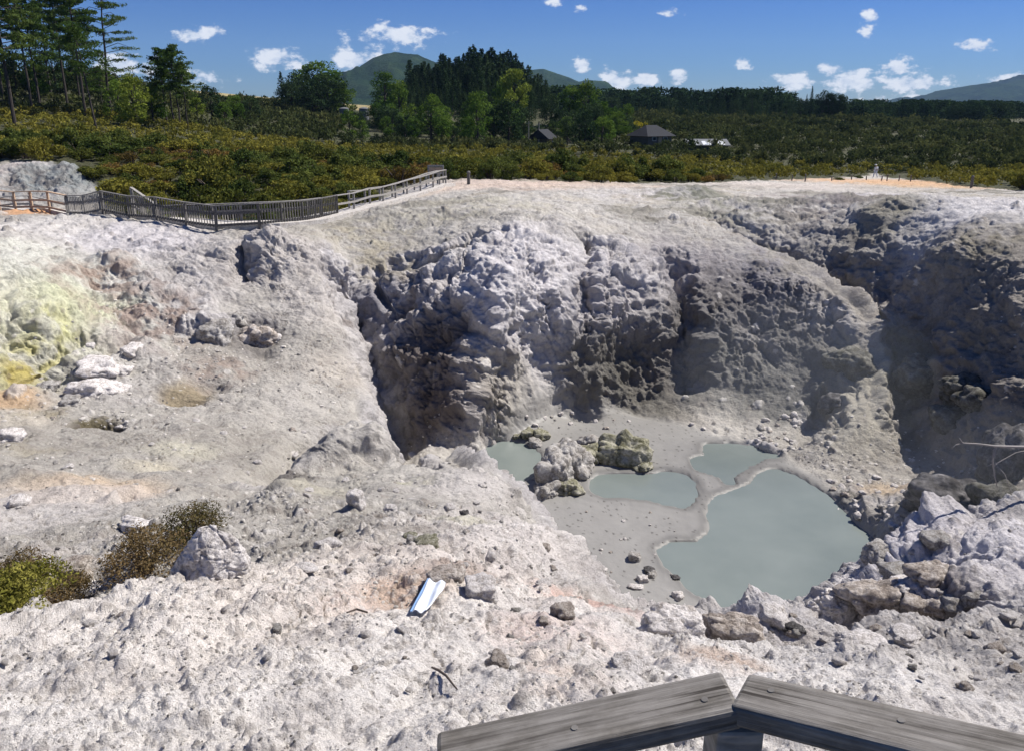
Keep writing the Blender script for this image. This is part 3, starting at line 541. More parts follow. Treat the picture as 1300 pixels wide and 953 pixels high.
ebw = [at(*e) for e in eb]; EDGE_A = [math.atan2(p[0], p[1]) for p in ebw]; EDGE_D = [math.hypot(p[0], p[1]) for p in ebw]
ground = build_terrain()
exec_marker = None
# ------------------------------------------------------------------ pools
def water_mat():
    m, nt, b = new_mat('milky_water'); n = noise(nt, .35, 4); n2 = noise(nt, 2.0, 5)
    nt.links.new(ramp(nt, n.outputs[0], [(.3, (.15, .175, .165)), (.7, (.19, .215, .202))]), b.inputs['Base Color'])
    b.inputs['Roughness'].default_value = .22; b.inputs['Specular IOR Level'].default_value = .35; nt.links.new(bump(nt, b, n2.outputs[0], .08, .02), b.inputs['Normal']); return m
M_WATER = water_mat()
mb = MB(); out = [atz(a, b, ZW)[:2] for a, b in ((606, 566), (640, 552), (700, 545), (790, 560), (880, 556), (940, 556), (1000, 582), (1044, 604), (1086, 650), (1128, 690), (1124, 728), (1096, 800), (1000, 830), (900, 815), (830, 760), (720, 660), (640, 640))]; n = len(out)
mb.poly([(a, b, ZW) for a, b in out]+[(a, b, ZW-.4) for a, b in out], [tuple(range(n))[::-1], tuple(range(n, 2*n))]+[(i, (i+1) % n, (i+1) % n+n, i+n) for i in range(n)])
o = mb.build('mud_pool_water', M_WATER); tag(o, kind='structure')
_b = __import__('bmesh'); bm = _b.new(); bm.from_mesh(o.data); _b.ops.recalc_face_normals(bm, faces=bm.faces); bm.to_mesh(o.data)
#@@REST@@
# ------------------------------------------------------------------ vegetation meshes
def quads(P, size, asp=.5, up=0, n=None, tint=None):
    """small leaf quads at points P; size per point"""
    n_ = len(P); a = rng.normal(size=(n_, 3)); a[:, 2] *= 1-up; a /= np.linalg.norm(a, axis=1)[:, None]
    b = np.cross(a, rng.normal(size=(n_, 3))); b /= np.linalg.norm(b, axis=1)[:, None]
    s = np.asarray(size).reshape(-1, 1)*rng.uniform(.6, 1.3, (n_, 1)); a = a*s*.5; b = b*s*.5*asp
    V = np.stack([P-a, P+b*.9, P+a, P-b*.9], 1).reshape(-1, 3)
    F_ = np.arange(4*n_).reshape(-1, 4)
    t = np.repeat(rng.random(n_)*.5+.5*(tint if tint is not None else rng.random(n_)), 4)
    return V, F_, t
def merge(parts):
    V = []; F_ = []; T = []; n = 0
    for v, f, t in parts: V.append(v); F_.append(f+n); T.append(t); n += len(v)
    return np.concatenate(V), np.concatenate(F_), np.concatenate(T)
def ball(n, c, r, shell=.55):
    d = rng.normal(size=(n, 3)); d /= np.linalg.norm(d, axis=1)[:, None]
    return np.array(c)+d*np.array(r)*(shell+(1-shell)*rng.random((n, 1))**.5)
def bush_arrays(n, lobes, size, w=1.0, h=.8, seed=0):
    """several leafy sprays on stems: uneven top, gaps between"""
    pts = []; tn = []
    for k in range(lobes):
        a = rng.uniform(0, 2*math.pi); rr_ = rng.random()**.6*w*.78; cx, cy = rr_*math.cos(a), rr_*math.sin(a)
        cz = h*(.35+.55*rng.random())*(1-.45*(rr_/w)**2); r = w*rng.uniform(.2, .36)
        m = n//lobes; pts.append(ball(m, (cx, cy, cz), (r, r, r*rng.uniform(.6, .9)), .3)); tn.append(np.full(m, rng.random()))
    P_ = np.concatenate(pts); P_[:, 2] = np.abs(P_[:, 2])
    return quads(P_, np.full(len(P_), size), .45, 0, None, np.concatenate(tn))
def stems(n, w, h, r=.03):
    mb = MB()
    for k in range(n):
        a = random.uniform(0, 6.28); x, y = math.cos(a)*w*random.uniform(.2, .7), math.sin(a)*w*random.uniform(.2, .7)
        mb.tube([(x*.1, y*.1, -.3), (x*.45, y*.45, h*.4), (x, y, h*.85)], [r, r*.7, r*.3], 4)
    return mb
def vm(name, arr, m): return mesh_np(name, arr[0], arr[1], (m,), False, {'tint': arr[2]})
def taken(name, mb, m):
    o = mb.build(name, m); me = o.data; bpy.data.objects.remove(o); return me
M_SCRUBG = leaf_mat('green_scrub_leaves', (.018, .028, .01), (.05, .075, .02), (.12, .14, .035), .09, .25, .5)
M_SCRUBR = leaf_mat('rusty_scrub_leaves', (.03, .025, .012), (.1, .075, .025), (.2, .13, .04), .09, .25, .5)
def gz(x, y): return float(H(x, y))
# ---- scrub bushes
BUSHM = [vm('foliage', bush_arrays(2400, 16, .13, 1.0, .8), M_SCRUB) for _ in range(5)]
BUSHM += [vm('foliage', bush_arrays(2000, 13, .14, 1.0, 1.0), M_SCRUBG) for _ in range(4)]+[vm('foliage', bush_arrays(1200, 11, .13, 1.0, .75), M_SCRUBR) for _ in range(1)]
BSTEM = [taken('stem', stems(9, 1.0, .7, .035), M_TWIGD) for _ in range(2)]
BUSHD = [vm('foliage', bush_arrays(2400, 18, .14, 1.0, .95), M_SCRUBD) for _ in range(3)]
def place_bush(x, y, s, hs, label, group, cat='bush', dark=False, z=None):
    root = link('scrub_bush', None, None, (x, y, (gz(x, y) if z is None else z)-.12), (0, 0, random.uniform(0, 6.3)), (s, s, s*hs)); tag(root, label, cat, group)
    link('foliage', random.choice(BUSHD if dark else BUSHM), root); link('stem', random.choice(BSTEM), root); return root
def far_edge(az): return float(np.interp(az, EDGE_A, EDGE_D))
cand = []
LFENCE = [(0, 265, 46), (131, 268, 40.5), (275, 290, 37.6), (330, 286, 38.4), (425, 274, 43), (517, 250, 52), (565, 236, 56)]
fw = [at(*p) for p in LFENCE]
def behind_fence(x, y, m):
    if x > fw[-1][0]+1: return True
    return y > np.interp(x, [p[0] for p in fw], [p[1] for p in fw])+m
az = rng.uniform(math.radians(-38), math.radians(38), 24000); rr0 = np.sqrt(rng.uniform(44**2, 300**2, 24000))
BARE = [hit(20, 215), hit(75, 225), hit(335, 248)]
def poisson(cands, fdist):
    cell = {}; out = []
    for a, r in cands:
        x, y = r*math.sin(a), r*math.cos(a); d = fdist(r); key = (int(x/d), int(y/d)); ok = True
        K = int(5)
        for i in range(-1, 2):
            for j in range(-1, 2):
                for (qx, qy) in cell.get((round(math.log(r)*4), key[0]+i, key[1]+j), ()):
                    if (qx-x)**2+(qy-y)**2 < d*d: ok = False
        if ok: cell.setdefault((round(math.log(r)*4), key[0], key[1]), []).append((x, y)); out.append((a, r, x, y))
    return out
az = np.r_[az, rng.uniform(math.radians(-38), math.radians(38), 9000)]; rr0 = np.r_[rr0, np.sqrt(rng.uniform(44**2, 95**2, 9000))]
order = np.argsort(rr0); cl = [(float(az[i]), float(rr0[i])) for i in order]; random.shuffle(cl)
ps = poisson(cl, lambda r: .8+.0158*r)
sel = []
for a, r, x, y in ps:
    if r < far_edge(a)+.8 or not behind_fence(x, y, 3.2): continue
    skip = False
    for k, b in enumerate(BARE):
        if math.hypot(x-b[0], (y-b[1])) < (1.7, 2.0, 1.5)[k]: skip = True
    if skip: continue
    # not on the pasture hill / deep in the forest
    sel.append((r, a, x, y))
sel.sort()
LAB = [('scrub bush on the sunlit bank behind the left fence', 'bushes on the bank behind the fence'), ('scrub bush at the edge of the bare white plateau', 'bushes along the plateau edge'), ('low scrub bush in the belt right of the walking person', 'bushes at the right of the scrub belt')]
nearb = sel[:300]; rest = sel[300:]
for r, a, x, y in nearb:
    k = 0 if x < -6 else (1 if x < 30 else 2)
    s_ = random.choice((1.1, 1.3, 1.5, 1.7, 2.1))*random.uniform(.85, 1.15)*(1 if r < 80 else 1.15)
    place_bush(x, y, s_, random.uniform(.6, 1.15), *LAB[k])
TF = [(a_, b_, c_) for a_, b_, c_ in (quads_ for quads_ in [bush_arrays(210, 10, .24, 1.0, .85) for _ in range(8)])]
def scatter_stuff(name, items, T, m, label, cat):
    V = []; F_ = []; TT = []; n = 0
    for (x, y, s, sz, tt) in items:
        v, f, t = T[random.randrange(len(T))]; a = random.uniform(0, 6.3); ca, sa = math.cos(a), math.sin(a)
        q = np.empty_like(v); q[:, 0] = (v[:, 0]*ca-v[:, 1]*sa)*s+x; q[:, 1] = (v[:, 0]*sa+v[:, 1]*ca)*s+y; q[:, 2] = v[:, 2]*sz+gz(x, y)-.15
        V.append(q); F_.append(f+n); TT.append(t*.6+tt*.6-.1); n += len(q)
    me = mesh_np(name, np.concatenate(V), np.concatenate(F_), (m,), False, {'tint': np.concatenate(TT)})
    return tag(link(name, me), label, cat, None, 'stuff')
mid_items = [(x, y, random.uniform(1.1, 1.9)*(1+max(0, r-110)/300), random.uniform(1.1, 2.0)*(1+max(0, r-110)/260), random.random()) for r, a, x, y in rest if r < 135]
drk_items = [(x, y, random.uniform(1.2, 2.5)*(1+(r-110)/170), random.uniform(1.3, 3.0)*(1+(r-110)/220), random.random()) for r, a, x, y in rest if r >= 128 and y < 300 and not (r > 142 and -.21 < x/y < .14)]
scatter_stuff('scrub_cover', mid_items, TF, M_SCRUB, 'sunlit olive and rust coloured scrub spreading behind the white plateau', 'scrub')
scatter_stuff('dark_scrub_cover', drk_items, TF, M_SCRUBD, 'dark green scrub rolling away in front of the forest', 'scrub')
# ---- trees
def limb_tree(h, bare, spread, nl, per, leaf, lean=0, trunk_r=.3, droop=.1, flat=.4, clump=.5):
    tb = MB(); pts = [(lean*h*(k/8)**1.3+random.uniform(-.1, .1), random.uniform(-.1, .1), h*k/8) for k in range(9)]
    tb.tube([(pts[0][0], pts[0][1], -1)]+pts, [trunk_r*1.25]+[trunk_r*(1-.09*k) for k in range(9)], 8)
    L = []
    for i in range(nl):
        t = bare+(1-bare)*(i+random.random())/nl; z = h*t; x0 = lean*h*t**1.3
        a = i*2.4+random.uniform(-.5, .5); u = (t-bare)/(1-bare); ln = spread*(.45+1.1*math.sin(math.pi*min(1, u*.8+.18)))*random.uniform(.55, 1.15)*(1-.5*u)
        e = (x0+math.cos(a)*ln, math.sin(a)*ln, z+ln*random.uniform(-droop, .35)); mdl = (x0+math.cos(a)*ln*.5, math.sin(a)*ln*.5, z+ln*.12)
        tb.tube([(x0, 0, z), mdl, e], [trunk_r*.28*(1.1-u*.6), trunk_r*.18, trunk_r*.06], 4)
        for q in (.5, .75, 1.0):
            c = np.array((x0, 0, z))*(1-q)+np.array(e)*q; r = clump*spread*.36*random.uniform(.7, 1.3)
            L.append((ball(per, c, (r, r, r*flat), .2), random.random()))
    P_ = np.concatenate([l[0] for l in L]); tn = np.concatenate([np.full(len(l[0]), l[1]) for l in L])
    return quads(P_, np.full(len(P_), leaf), .32, 0, None, tn), tb
def conifer(h, w, leaf, n=2600, trunk_r=.25, tip=1.0):
    tb = MB(); tb.tube([(0, 0, -1), (0, 0, h*.5), (0, 0, h*.97)], [trunk_r, trunk_r*.6, .04], 6)
    nb = 70; P_ = []; tn = []
    for i in range(nb):
        t = .1+.9*(i/nb)**.9; z = h*t; a = i*2.4+random.uniform(-.4, .4); ln = w*(1-t)**tip*random.uniform(.65, 1.15)+.25; m = max(8, int(n/nb*(1.5-t)))
        s = rng.random(m)**.7; P_.append(np.stack([math.cos(a)*ln*s+rng.normal(size=m)*ln*.13, math.sin(a)*ln*s+rng.normal(size=m)*ln*.13, z-ln*s*.28+rng.normal(size=m)*.011*h+s*s*ln*.2], 1)); tn.append(np.full(m, random.random()))
    P_ = np.concatenate(P_)
    return quads(P_, np.full(len(P_), leaf), .4, 0, None, np.concatenate(tn)), tb
def broadleaf(h, w, leaf, n=3600, lobes=34, trunk_r=.35, base=.12):
    tb = MB(); P_ = []; tn = []
    tb.tube([(0, 0, -1), (.1, .1, h*.35), (0, 0, h*.75)], [trunk_r, trunk_r*.7, trunk_r*.2], 7)
    for i in range(lobes):
        z = h*(base+(1-base)*random.random()**.8); u = (z/h-base)/(1-base); R_ = w*math.sqrt(max(.05, 1-(abs(u-.38)/.66)**2)); a = random.uniform(0, 6.3); q = random.random()**.4*R_*.82
        c = (math.cos(a)*q, math.sin(a)*q, z*.93); r = w*random.uniform(.2, .36); m = n//lobes
        P_.append(ball(m, c, (r, r, r*.75), .45)); tn.append(np.full(m, random.random()))
        if i % 2 == 0: tb.tube([(0, 0, h*.3+u*h*.2), (c[0]*.5, c[1]*.5, c[2]*.8), c], [trunk_r*.35, trunk_r*.2, .03], 4)
    P_ = np.concatenate(P_); return quads(P_, np.full(len(P_), leaf), .55, 0, None, np.concatenate(tn)), tb
def kind(fn, m, *a, **k):
    arr, tb = fn(*a, **k); return vm('crown', arr, m), taken('trunk', tb, M_BARK)
def tree(name, K, x, y, s, label, group=None, cat='tree', sz=1.0, z=None, rot=None):
    r = link(name, None, None, (x, y, gz(x, y) if z is None else z), (0, 0, random.uniform(0, 6.3) if rot is None else rot), (s, s, s*sz)); tag(r, label, cat, group)
    link('crown', K[0], r); link('trunk', K[1], r); return r
PINES = [kind(limb_tree, M_PINE, 26, .42, 3.8, 46, 62, .62, 0, .3, .18, .4, .8), kind(limb_tree, M_PINE, 26, .5, 3.4, 42, 62, .62, .01, .27, .12, .4, .8), kind(limb_tree, M_PINE, 24, .36, 4.0, 46, 58, .6, -.015, .26, .2, .4, .8)]
PLEAN = kind(limb_tree, M_PINE, 22, .2, 5.2, 44, 60, .46, .06, .26, .3, .25, .55)
PSLIM = kind(limb_tree, M_PINE, 14, .56, 2.8, 28, 44, .4, -.1, .16, .05, .5, .9)
PSM = [kind(limb_tree, M_PINE, 10, .5, 1.7, 26, 40, .36, 0, .11, .05, .6, .8) for _ in range(2)]
CON = [kind(conifer, M_CON, 22, random.uniform(4.2, 5.6), .6, 3200) for _ in range(4)]
CONF = [kind(conifer, M_CON, 20, random.uniform(4, 5.5), .8, 1200) for _ in range(3)]
BRO = [kind(broadleaf, M_BROAD, 12, 4.6, .5) for _ in range(4)]
BROL = [kind(broadleaf, M_BROADL, 12, 4.6, .5, 3600, 34, .35, .1) for _ in range(2)]
BROD = [kind(broadleaf, M_CON, 12, 5, .5) for _ in range(3)]
def tpx(name, K, px, ytop, ybase, Y, hK, label, group=None, cat='tree', wk=1.0, rot=None):
    """stand a tree so that it spans ytop..ybase seen at distance Y"""
    b = at(px, ybase, Y); t = at(px, ytop, Y); h = t[2]-b[2]; g = gz(b[0], Y); zb = min(g, b[2]) if abs(g-b[2]) < 6 else g
    s = (t[2]-zb)/hK; r = tree(name, K, b[0], Y, s*wk, label, group, cat, 1/wk, zb-.2, rot); return r
# tall pines at the left
for px, yt, yb, Y, K, w_, lb in ((16, -60, 142, 92, 0, 1.05, 'thick trunked tall pine nearest the left edge of the photo, its trunk reaching lowest'), (36, -40, 106, 112, 1, .9, 'tall pine second from the left, standing behind the thickest trunk'), (46, -30, 108, 118, 2, .9, 'tall pine third from the left in the pine stand'),
        (2, -50, 110, 122, 1, 1.0, 'pine cut by the left edge of the photo'), (80, -55, 96, 125, 0, .8, 'narrow dark pine left of the pair of straight pines'), (104, -60, 110, 112, 1, .9, 'straight dark pine in the middle of the stand'), (98, -20, 104, 130, 2, .85, 'shorter pine crowded against the straight middle pine'), (62, -20, 100, 135, 2, .9, 'pine at the back of the stand with reddish lower branches')):
    tpx('pine_tree', PINES[K], px, yt, yb, Y, 26 if K < 2 else 24, lb, 'tall pines on the left hillside', 'pine tree', w_)
tpx('pine_tree', PLEAN, 134, -22, 104, 118, 22, 'leaning pine with layered drooping branches reaching right into the sky', 'tall pines on the left hillside', 'pine tree', 1.0, 0)
tpx('pine_tree', PSLIM, 122, 28, 155, 88, 14, 'slender pine with a long bare leaning trunk in front of the stand', 'tall pines on the left hillside', 'pine tree', .95, 0)
for k, (px, yt, yb, Y, lb) in enumerate(((210, 60, 141, 112, 'left one of the small umbrella topped pines'), (226, 57, 142, 110, 'tallest small pine with a bare trunk, middle of the small cluster'), (236, 78, 144, 108, 'lowest small pine at the right of the small cluster'), (126, 84, 104, 125, 'bushy young pine below the leaning pine'), (218, 66, 138, 118, 'small pine at the back of the small cluster'))):
    tpx('pine_tree', PSM[k % 2], px, yt, yb, Y, 10, lb, 'small pines on the left hillside', 'pine tree', 1.15)
# leafy undergrowth trees round the pines
for px, yt, yb, Y, K, lb in ((168, 92, 125, 105, BROL[0], 'pale green rounded tree under the leaning pine'), (150, 100, 130, 108, BRO[0], 'mid green low tree left of the pale rounded one'), (192, 104, 128, 110, BRO[1], 'small tree between the pale rounded tree and the small pines'), (20, 60, 112, 135, BROD[0], 'dark leafy tree behind the thick pine trunk'), (70, 62, 108, 138, BROD[1], 'dark leafy tree between the pine trunks'), (105, 75, 112, 140, BROD[2], 'dark leafy tree behind the middle pine'), (-10, 70, 115, 130, BRO[2], 'leafy tree at the far left edge'), (135, 88, 115, 140, BRO[3], 'low tree behind the foot of the leaning pine'), (48, 75, 112, 128, BRO[1], 'leafy shrub tree at the foot of the second pine'),
        (268, 106, 138, 140, BROD[0], 'dark spiky topped tree right of the small pines'), (300, 118, 142, 145, BRO[2], 'dark green rounded tree on the crest of the scrub slope'), (318, 120, 145, 150, BROD[1], 'rounded tree beside the pasture hill'), (250, 122, 142, 130, BROL[1], 'light green low tree behind the small pines'), (285, 128, 146, 135, BRO[0], 'low tree below the spiky topped one')):
    tpx('leafy_tree', K, px, yt, yb, Y, 12, lb, 'leafy trees on the left hillside')
# dark broadleaf mass left of the mountain
for px, yt, yb, Y, K, w_, lb in ((360, 90, 146, 215, CON[1], 1.3, 'ragged conifer at the left end of the big round trees'), (385, 92, 148, 215, BROD[0], 1.0, 'dark round tree at the left of the big group before the mountain'), (418, 92, 150, 208, BROD[0], 1.0, 'dark full tree below the sunlit right hand one of the group'), (390, 86, 148, 222, BROD[1], 1.0, 'dark tree just left of the tallest round one'), (408, 77, 148, 220, BRO[0], 1.1, 'tallest round tree of the group left of the mountain'), (425, 88, 148, 214, BRO[1], 1.0, 'round tree with a sunlit right side left of the mountain'), (398, 100, 150, 205, BROD[1], 1.0, 'dark tree in front of the tallest round one'), (372, 104, 150, 205, BROD[2], 1.0, 'low dark tree in front at the left of the group'), (438, 104, 148, 212, BRO[3], .8, 'small round tree at the right end of the group left of the mountain')):
    tpx('round_tree', K, px, yt, yb, Y, 22 if K is CON[1] else 12, lb, 'big round trees left of the mountain', 'tree', w_*(1.25 if K is not CON[1] else 1))
# trees in front of the conifer hill
for px, yt, yb, Y, K, w_, lb in ((490, 90, 150, 215, BRO[0], 1.0, 'sunlit round tree at the foot of the mountain'), (508, 102, 165, 190, BROL[0], .9, 'yellow green topped tree left of the conifer hill'), (478, 128, 168, 185, BRO[2], .9, 'low bushy tree below the sunlit round one'), (548, 118, 178, 150, BRO[1], 1.0, 'bright green tree below the conifers'), (560, 138, 178, 170, BRO[3], 1.0, 'low green tree left of the tall poplar like one'), (606, 115, 188, 142, BRO[0], .85, 'tall rounded tree in front at the middle of the forest'), (590, 140, 186, 165, BROD[1], .9, 'dark tree left of the tall rounded one'), (625, 130, 184, 166, BRO[2], .7, 'tree touching the tall rounded one on its right'), (652, 86, 172, 196, BROL[1], .9, 'tall light green tree lit from the right'), (640, 100, 172, 212, BRO[3], .7, 'green tree just left of the tall light green one'), (665, 135, 180, 175, BROD[2], .9, 'dark tree above the utility poles'),
        (530, 140, 176, 172, BROD[0], 1.0, 'dark low tree left of the bright green one'), (700, 118, 170, 200, BROD[1], .9, 'dark tree left of the sunlit leafy pair'), (722, 106, 168, 205, BRO[2], .9, 'leafy tree with darker left side in the sunlit pair'), (746, 101, 170, 205, BROL[0], .8, 'bright green leafy tree at the right of the sunlit pair'), (770, 150, 186, 168, BRO[1], .9, 'low tree left of the hipped roof house'), (735, 150, 186, 168, BROD[0], 1.0, 'dark low tree below the sunlit pair'), (795, 130, 168, 210, BRO[3], .9, 'round tree behind the hipped roof house'), (455, 140, 168, 190, BROD[2], 1.1, 'dark low tree between the round group and the mountain'), (500, 150, 182, 165, BROD[1], 1.1, 'dark bushy tree low at the forest edge'), (575, 158, 190, 152, BROD[0], 1.0, 'low dark tree at the foot of the forest'), (640, 150, 186, 158, BROD[2], 1.0, 'low dark tree right of the tall rounded one'), (700, 150, 184, 165, BROD[0], .9, 'dark tree behind the small gabled shed')):
    tpx('broadleaf_tree', K, px, yt, yb, Y, 12, lb, 'broadleaf trees in front of the conifer hill', 'tree', w_)
tpx('yellow_bush', kind(broadleaf, M_YEL, 6, 3.6, .35, 1800, 18, .12), 812, 152, 172, 185, 6, 'bright yellow bush behind the hipped roof house', None, 'bush')
tpx('yellow_bush', kind(broadleaf, M_YEL, 4, 2.6, .35, 900, 12, .1), 869, 177, 187, 160, 4, 'small bright yellow bush left of the long shed', None, 'bush')
for k in range(46):
    px = random.uniform(440, 800); yb = random.uniform(168, 190); tpx('broadleaf_tree', random.choice(BRO+BROD+BRO[:1]), px, yb-random.uniform(26, 46), yb, random.uniform(145, 190), 12, 'bushy tree in the dense undergrowth along the foot of the central wood', 'undergrowth trees of the central wood', 'tree', random.uniform(.9, 1.3))
# conifers on the hill: outline of tops
tops = [(525, 78), (540, 72), (556, 74), (570, 66), (585, 66), (600, 60), (615, 60), (628, 62), (645, 66), (660, 74), (668, 80), (685, 92), (700, 104), (780, 118)]
for row, (Yr, dy) in enumerate(((285, 0), (262, 9), (240, 20), (222, 34))):
    n = (46, 40, 34, 28)[row]
    for i in range(n):
        px = (520+row*-8)+(175+row*12)*(i+random.uniform(.2, .8))/n
        yt = np.interp(px, [p[0] for p in tops], [p[1] for p in tops])+dy+random.uniform(-3, 8)+(8 if random.random() < .35 else 0)
        tpx('conifer_tree', CON[random.randrange(4)], px, yt, 150, Yr+random.uniform(-8, 8), 22, 'dark spire topped conifer packed on the wooded hill in the centre', 'conifers on the central hill', 'conifer', random.uniform(1.4, 2.0))
# row of taller conifers behind the dark scrub at the right of centre
t2 = [(775, 122), (800, 121), (815, 122), (830, 124), (845, 118), (852, 112), (858, 120), (865, 118), (880, 121), (890, 122), (905, 118), (915, 116), (925, 118), (940, 116), (958, 112), (970, 122), (985, 118), (1000, 124)]
for row, (Yr, dy) in enumerate(((330, 0), (300, 8), (275, 17))):
    for i in range((44, 36, 26)[row]):
        px = 762+245*(i+random.random())/(44, 36, 26)[row]
        yt = np.interp(px, [p[0] for p in t2], [p[1] for p in t2])+dy+random.uniform(-1, 8)
        K = CONF[random.randrange(3)] if random.random() < .92 else BROD[random.randrange(3)]
        tpx('tree_line_conifer', K, px, yt, 160, Yr+random.uniform(-10, 10), 20 if K in CONF else 12, 'dark conifer in the ragged tree line right of centre', 'tree line right of centre', 'conifer', random.uniform(.8, 1.1))
for px, yt, K, lb in ((1015, 124, BROD[0], 'round dark tree at the left of the dark block of trees'), (1028, 109, CON[0], 'tallest ragged tree beside the dark block of trees'), (1022, 120, CON[2], 'leaning ragged tree left of the tallest one'), (1043, 114, BROD[1], 'dark dense tree at the left of the trimmed looking block'), (1056, 118, BROD[2], 'dark dense tree in the middle of the trimmed looking block'), (1069, 119, BROD[0], 'dark dense tree at the right end of the trimmed looking block'), (1050, 117, BROD[0], 'dark dense tree second in the trimmed looking block'), (1063, 118, BROD[1], 'dark dense tree fourth in the trimmed looking block')):
    tpx('tall_tree', K, px, yt, 148, 300, 22 if K in CON else 12, lb, 'trees at the horizon right of centre', 'tree', .75)
# far wood along the horizon, one mass
TFC = []
for _ in range(4):
    (v, f, t), tb_ = conifer(1.0, .3, .12, 300); TFC.append((v, f, t))
items = []
for i in range(1500):
    X = random.uniform(120, 640); Yf = random.uniform(520, 760)
    if X/Yf < .22: continue
    h = random.uniform(5.5, 8.5); items.append((X, Yf, h*1.2, h, random.random()))
for i in range(500):
    Yf = random.uniform(330, 500); X = random.uniform(.1, .75)*Yf; h = random.uniform(5, 9)
    items.append((X, Yf, h*1.6, h, random.random()))
for i in range(500):
    Yf = random.uniform(340, 520); X = random.uniform(-.35, .34)*Yf; h = random.uniform(8, 14)
    if X/Yf < -.16: continue
    items.append((X, Yf, h*1.4, h, random.random()))
scatter_stuff('far_wood', items, TFC, M_CON, 'even band of distant forest along the horizon below the mountains', 'forest')
# ------------------------------------------------------------------ mountains
def hill_mat():
    m, nt, b = new_mat('mountain_forest'); n = noise(nt, .011, 10, .7); n2 = noise(nt, .0018, 4)
    c = ramp(nt, n.outputs[0], [(.35, (.006, .014, .006)), (.5, (.016, .032, .012)), (.68, (.035, .055, .02))])
    c2 = ramp(nt, n2.outputs[0], [(.55, (1, 1, 1)), (.62, (1.25, 1.3, 1.1))])
    nt.links.new(mixc(nt, 1.0, c, c2, 'MULTIPLY'), b.inputs['Base Color']); b.inputs['Roughness'].default_value = 1; b.inputs['Specular IOR Level'].default_value = 0
    nt.links.new(bump(nt, b, n.outputs[0], 1, 25), b.inputs['Normal']); return m
M_HILL = hill_mat()
def mountain(name, prof, Y, depth):
    n = 260; px = np.linspace(prof[0][0], prof[-1][0], n); py = np.interp(px, [p[0] for p in prof], [p[1] for p in prof])
    top = np.array([at(a, b, Y) for a, b in zip(px, py)]); m = 90; v = np.linspace(-1, 1, m)
    X = np.repeat(top[:, 0][:, None], m, 1); Yy = Y+np.repeat(v[None]*depth, n, 0); sh = (1-np.abs(v)**1.15)
    base = -15; Z = base+(top[:, 2]-base)[:, None]*sh[None]
    P_ = np.stack([X, Yy, Z], -1).reshape(-1, 3)
    q = (P_*[1/320, 1/420, 1/320]).astype(f32); rd = fbm(q+5, 6, ridged=True, g=.5).reshape(n, m); hh = (top[:, 2]-base)[:, None]
    Z = Z+(rd-.45)*hh*.28*(np.abs(v)[None]**.6)*(1-np.abs(v)[None])*3
    P_[:, 2] = Z.ravel(); idx = np.arange(n*m).reshape(n, m)
    Fq = np.stack([idx[:-1, :-1], idx[1:, :-1], idx[1:, 1:], idx[:-1, 1:]], -1).reshape(-1, 4)
    return tag(link(name, mesh_np(name, P_, Fq, (M_HILL,))), kind='structure')
mountain('mountain', [(380, 150), (405, 138), (430, 112), (445, 97), (460, 82), (475, 71), (488, 66), (500, 64.5), (515, 66), (530, 68), (540, 73), (553, 78), (562, 75), (575, 82), (600, 100), (640, 120), (660, 140)], 2600, 900)
mountain('mountain', [(560, 150), (600, 120), (640, 96), (670, 87), (690, 86), (705, 91), (722, 98), (735, 103), (748, 101), (762, 103), (775, 111), (790, 118), (805, 128), (830, 146)], 3400, 1000)
mountain('mountain', [(1120, 146), (1150, 134), (1175, 126), (1195, 118), (1215, 112), (1235, 108), (1250, 106.5), (1262, 108), (1280, 106), (1295, 100), (1310, 96), (1340, 88), (1400, 80), (1480, 92), (1560, 130), (1600, 150)], 4800, 1500)
# ------------------------------------------------------------------ fences
def hpt(px, py, Y): p = at(px, py, Y); return Vector((p[0], p[1], gz(p[0], p[1])+.0))
def subdiv(pts, step):
    out = [pts[0]]
    for a, b in zip(pts[:-1], pts[1:]):
        n = max(1, round((b-a).length/step))
        for k in range(1, n+1):
            q = a.lerp(b, k/n); q.z = gz(q.x, q.y); out.append(q)
    return out
def rail_fence(name, pts, mat, label, group=None, rails=(1.06, .62, .25), step=1.7, cap=True, pales=False, hgt=1.1, pmat=None):
    ps_ = subdiv(pts, step); root = link(name, None, None, ps_[0]); tag(root, label, 'fence', group); o0 = ps_[0]
    for p in ps_:
        MB().box(p-o0+Vector((0, 0, -.4)), p-o0+Vector((0, 0, hgt-.04)), .11, .11, (0, 1, 0)).build('post', pmat or mat, root, .006)
    up = Vector((0, 0, 1))
    for h in rails:
        mb = MB()
        for a, b in zip(ps_[:-1], ps_[1:]):
            d = (b-a).normalized(); s_ = d.cross(up).normalized()*-.0
            if cap and h == rails[0]: mb.box(a-o0+up*(h+.03), b-o0+up*(h+.03), .17, .045)
            else:
                sd_ = d.cross(up).normalized()*.075; mb.box(a-o0+up*h+sd_, b-o0+up*h+sd_, .04, .11)
        mb.build('top_rail' if h == rails[0] else 'rail', mat, root)
    if pales:
        mb = MB()
        for a, b in zip(ps_[:-1], ps_[1:]):
            d = b-a; n = int(d.length/.15); sd_ = d.normalized().cross(up).normalized()*.12
            for k in range(n):
                q = a+d*((k+.5)/n)-o0+sd_; hh = hgt+random.uniform(-.03, .02); mb.box(q+up*.1, q+up*(hh-.06), .05, .02, (d.normalized()))
        mb.build('palings', mat, root)
    return root
F0 = [hpt(*p) for p in LFENCE]
A_ = [hpt(-120, 265, 50), hpt(0, 265, 46), hpt(86, 266, 42.5)]
rail_fence('post_and_rail_fence', A_, M_WT, 'tan post and rail fence with wide gaps at the left edge beside the orange earth', 'path fences', pmat=M_WT)
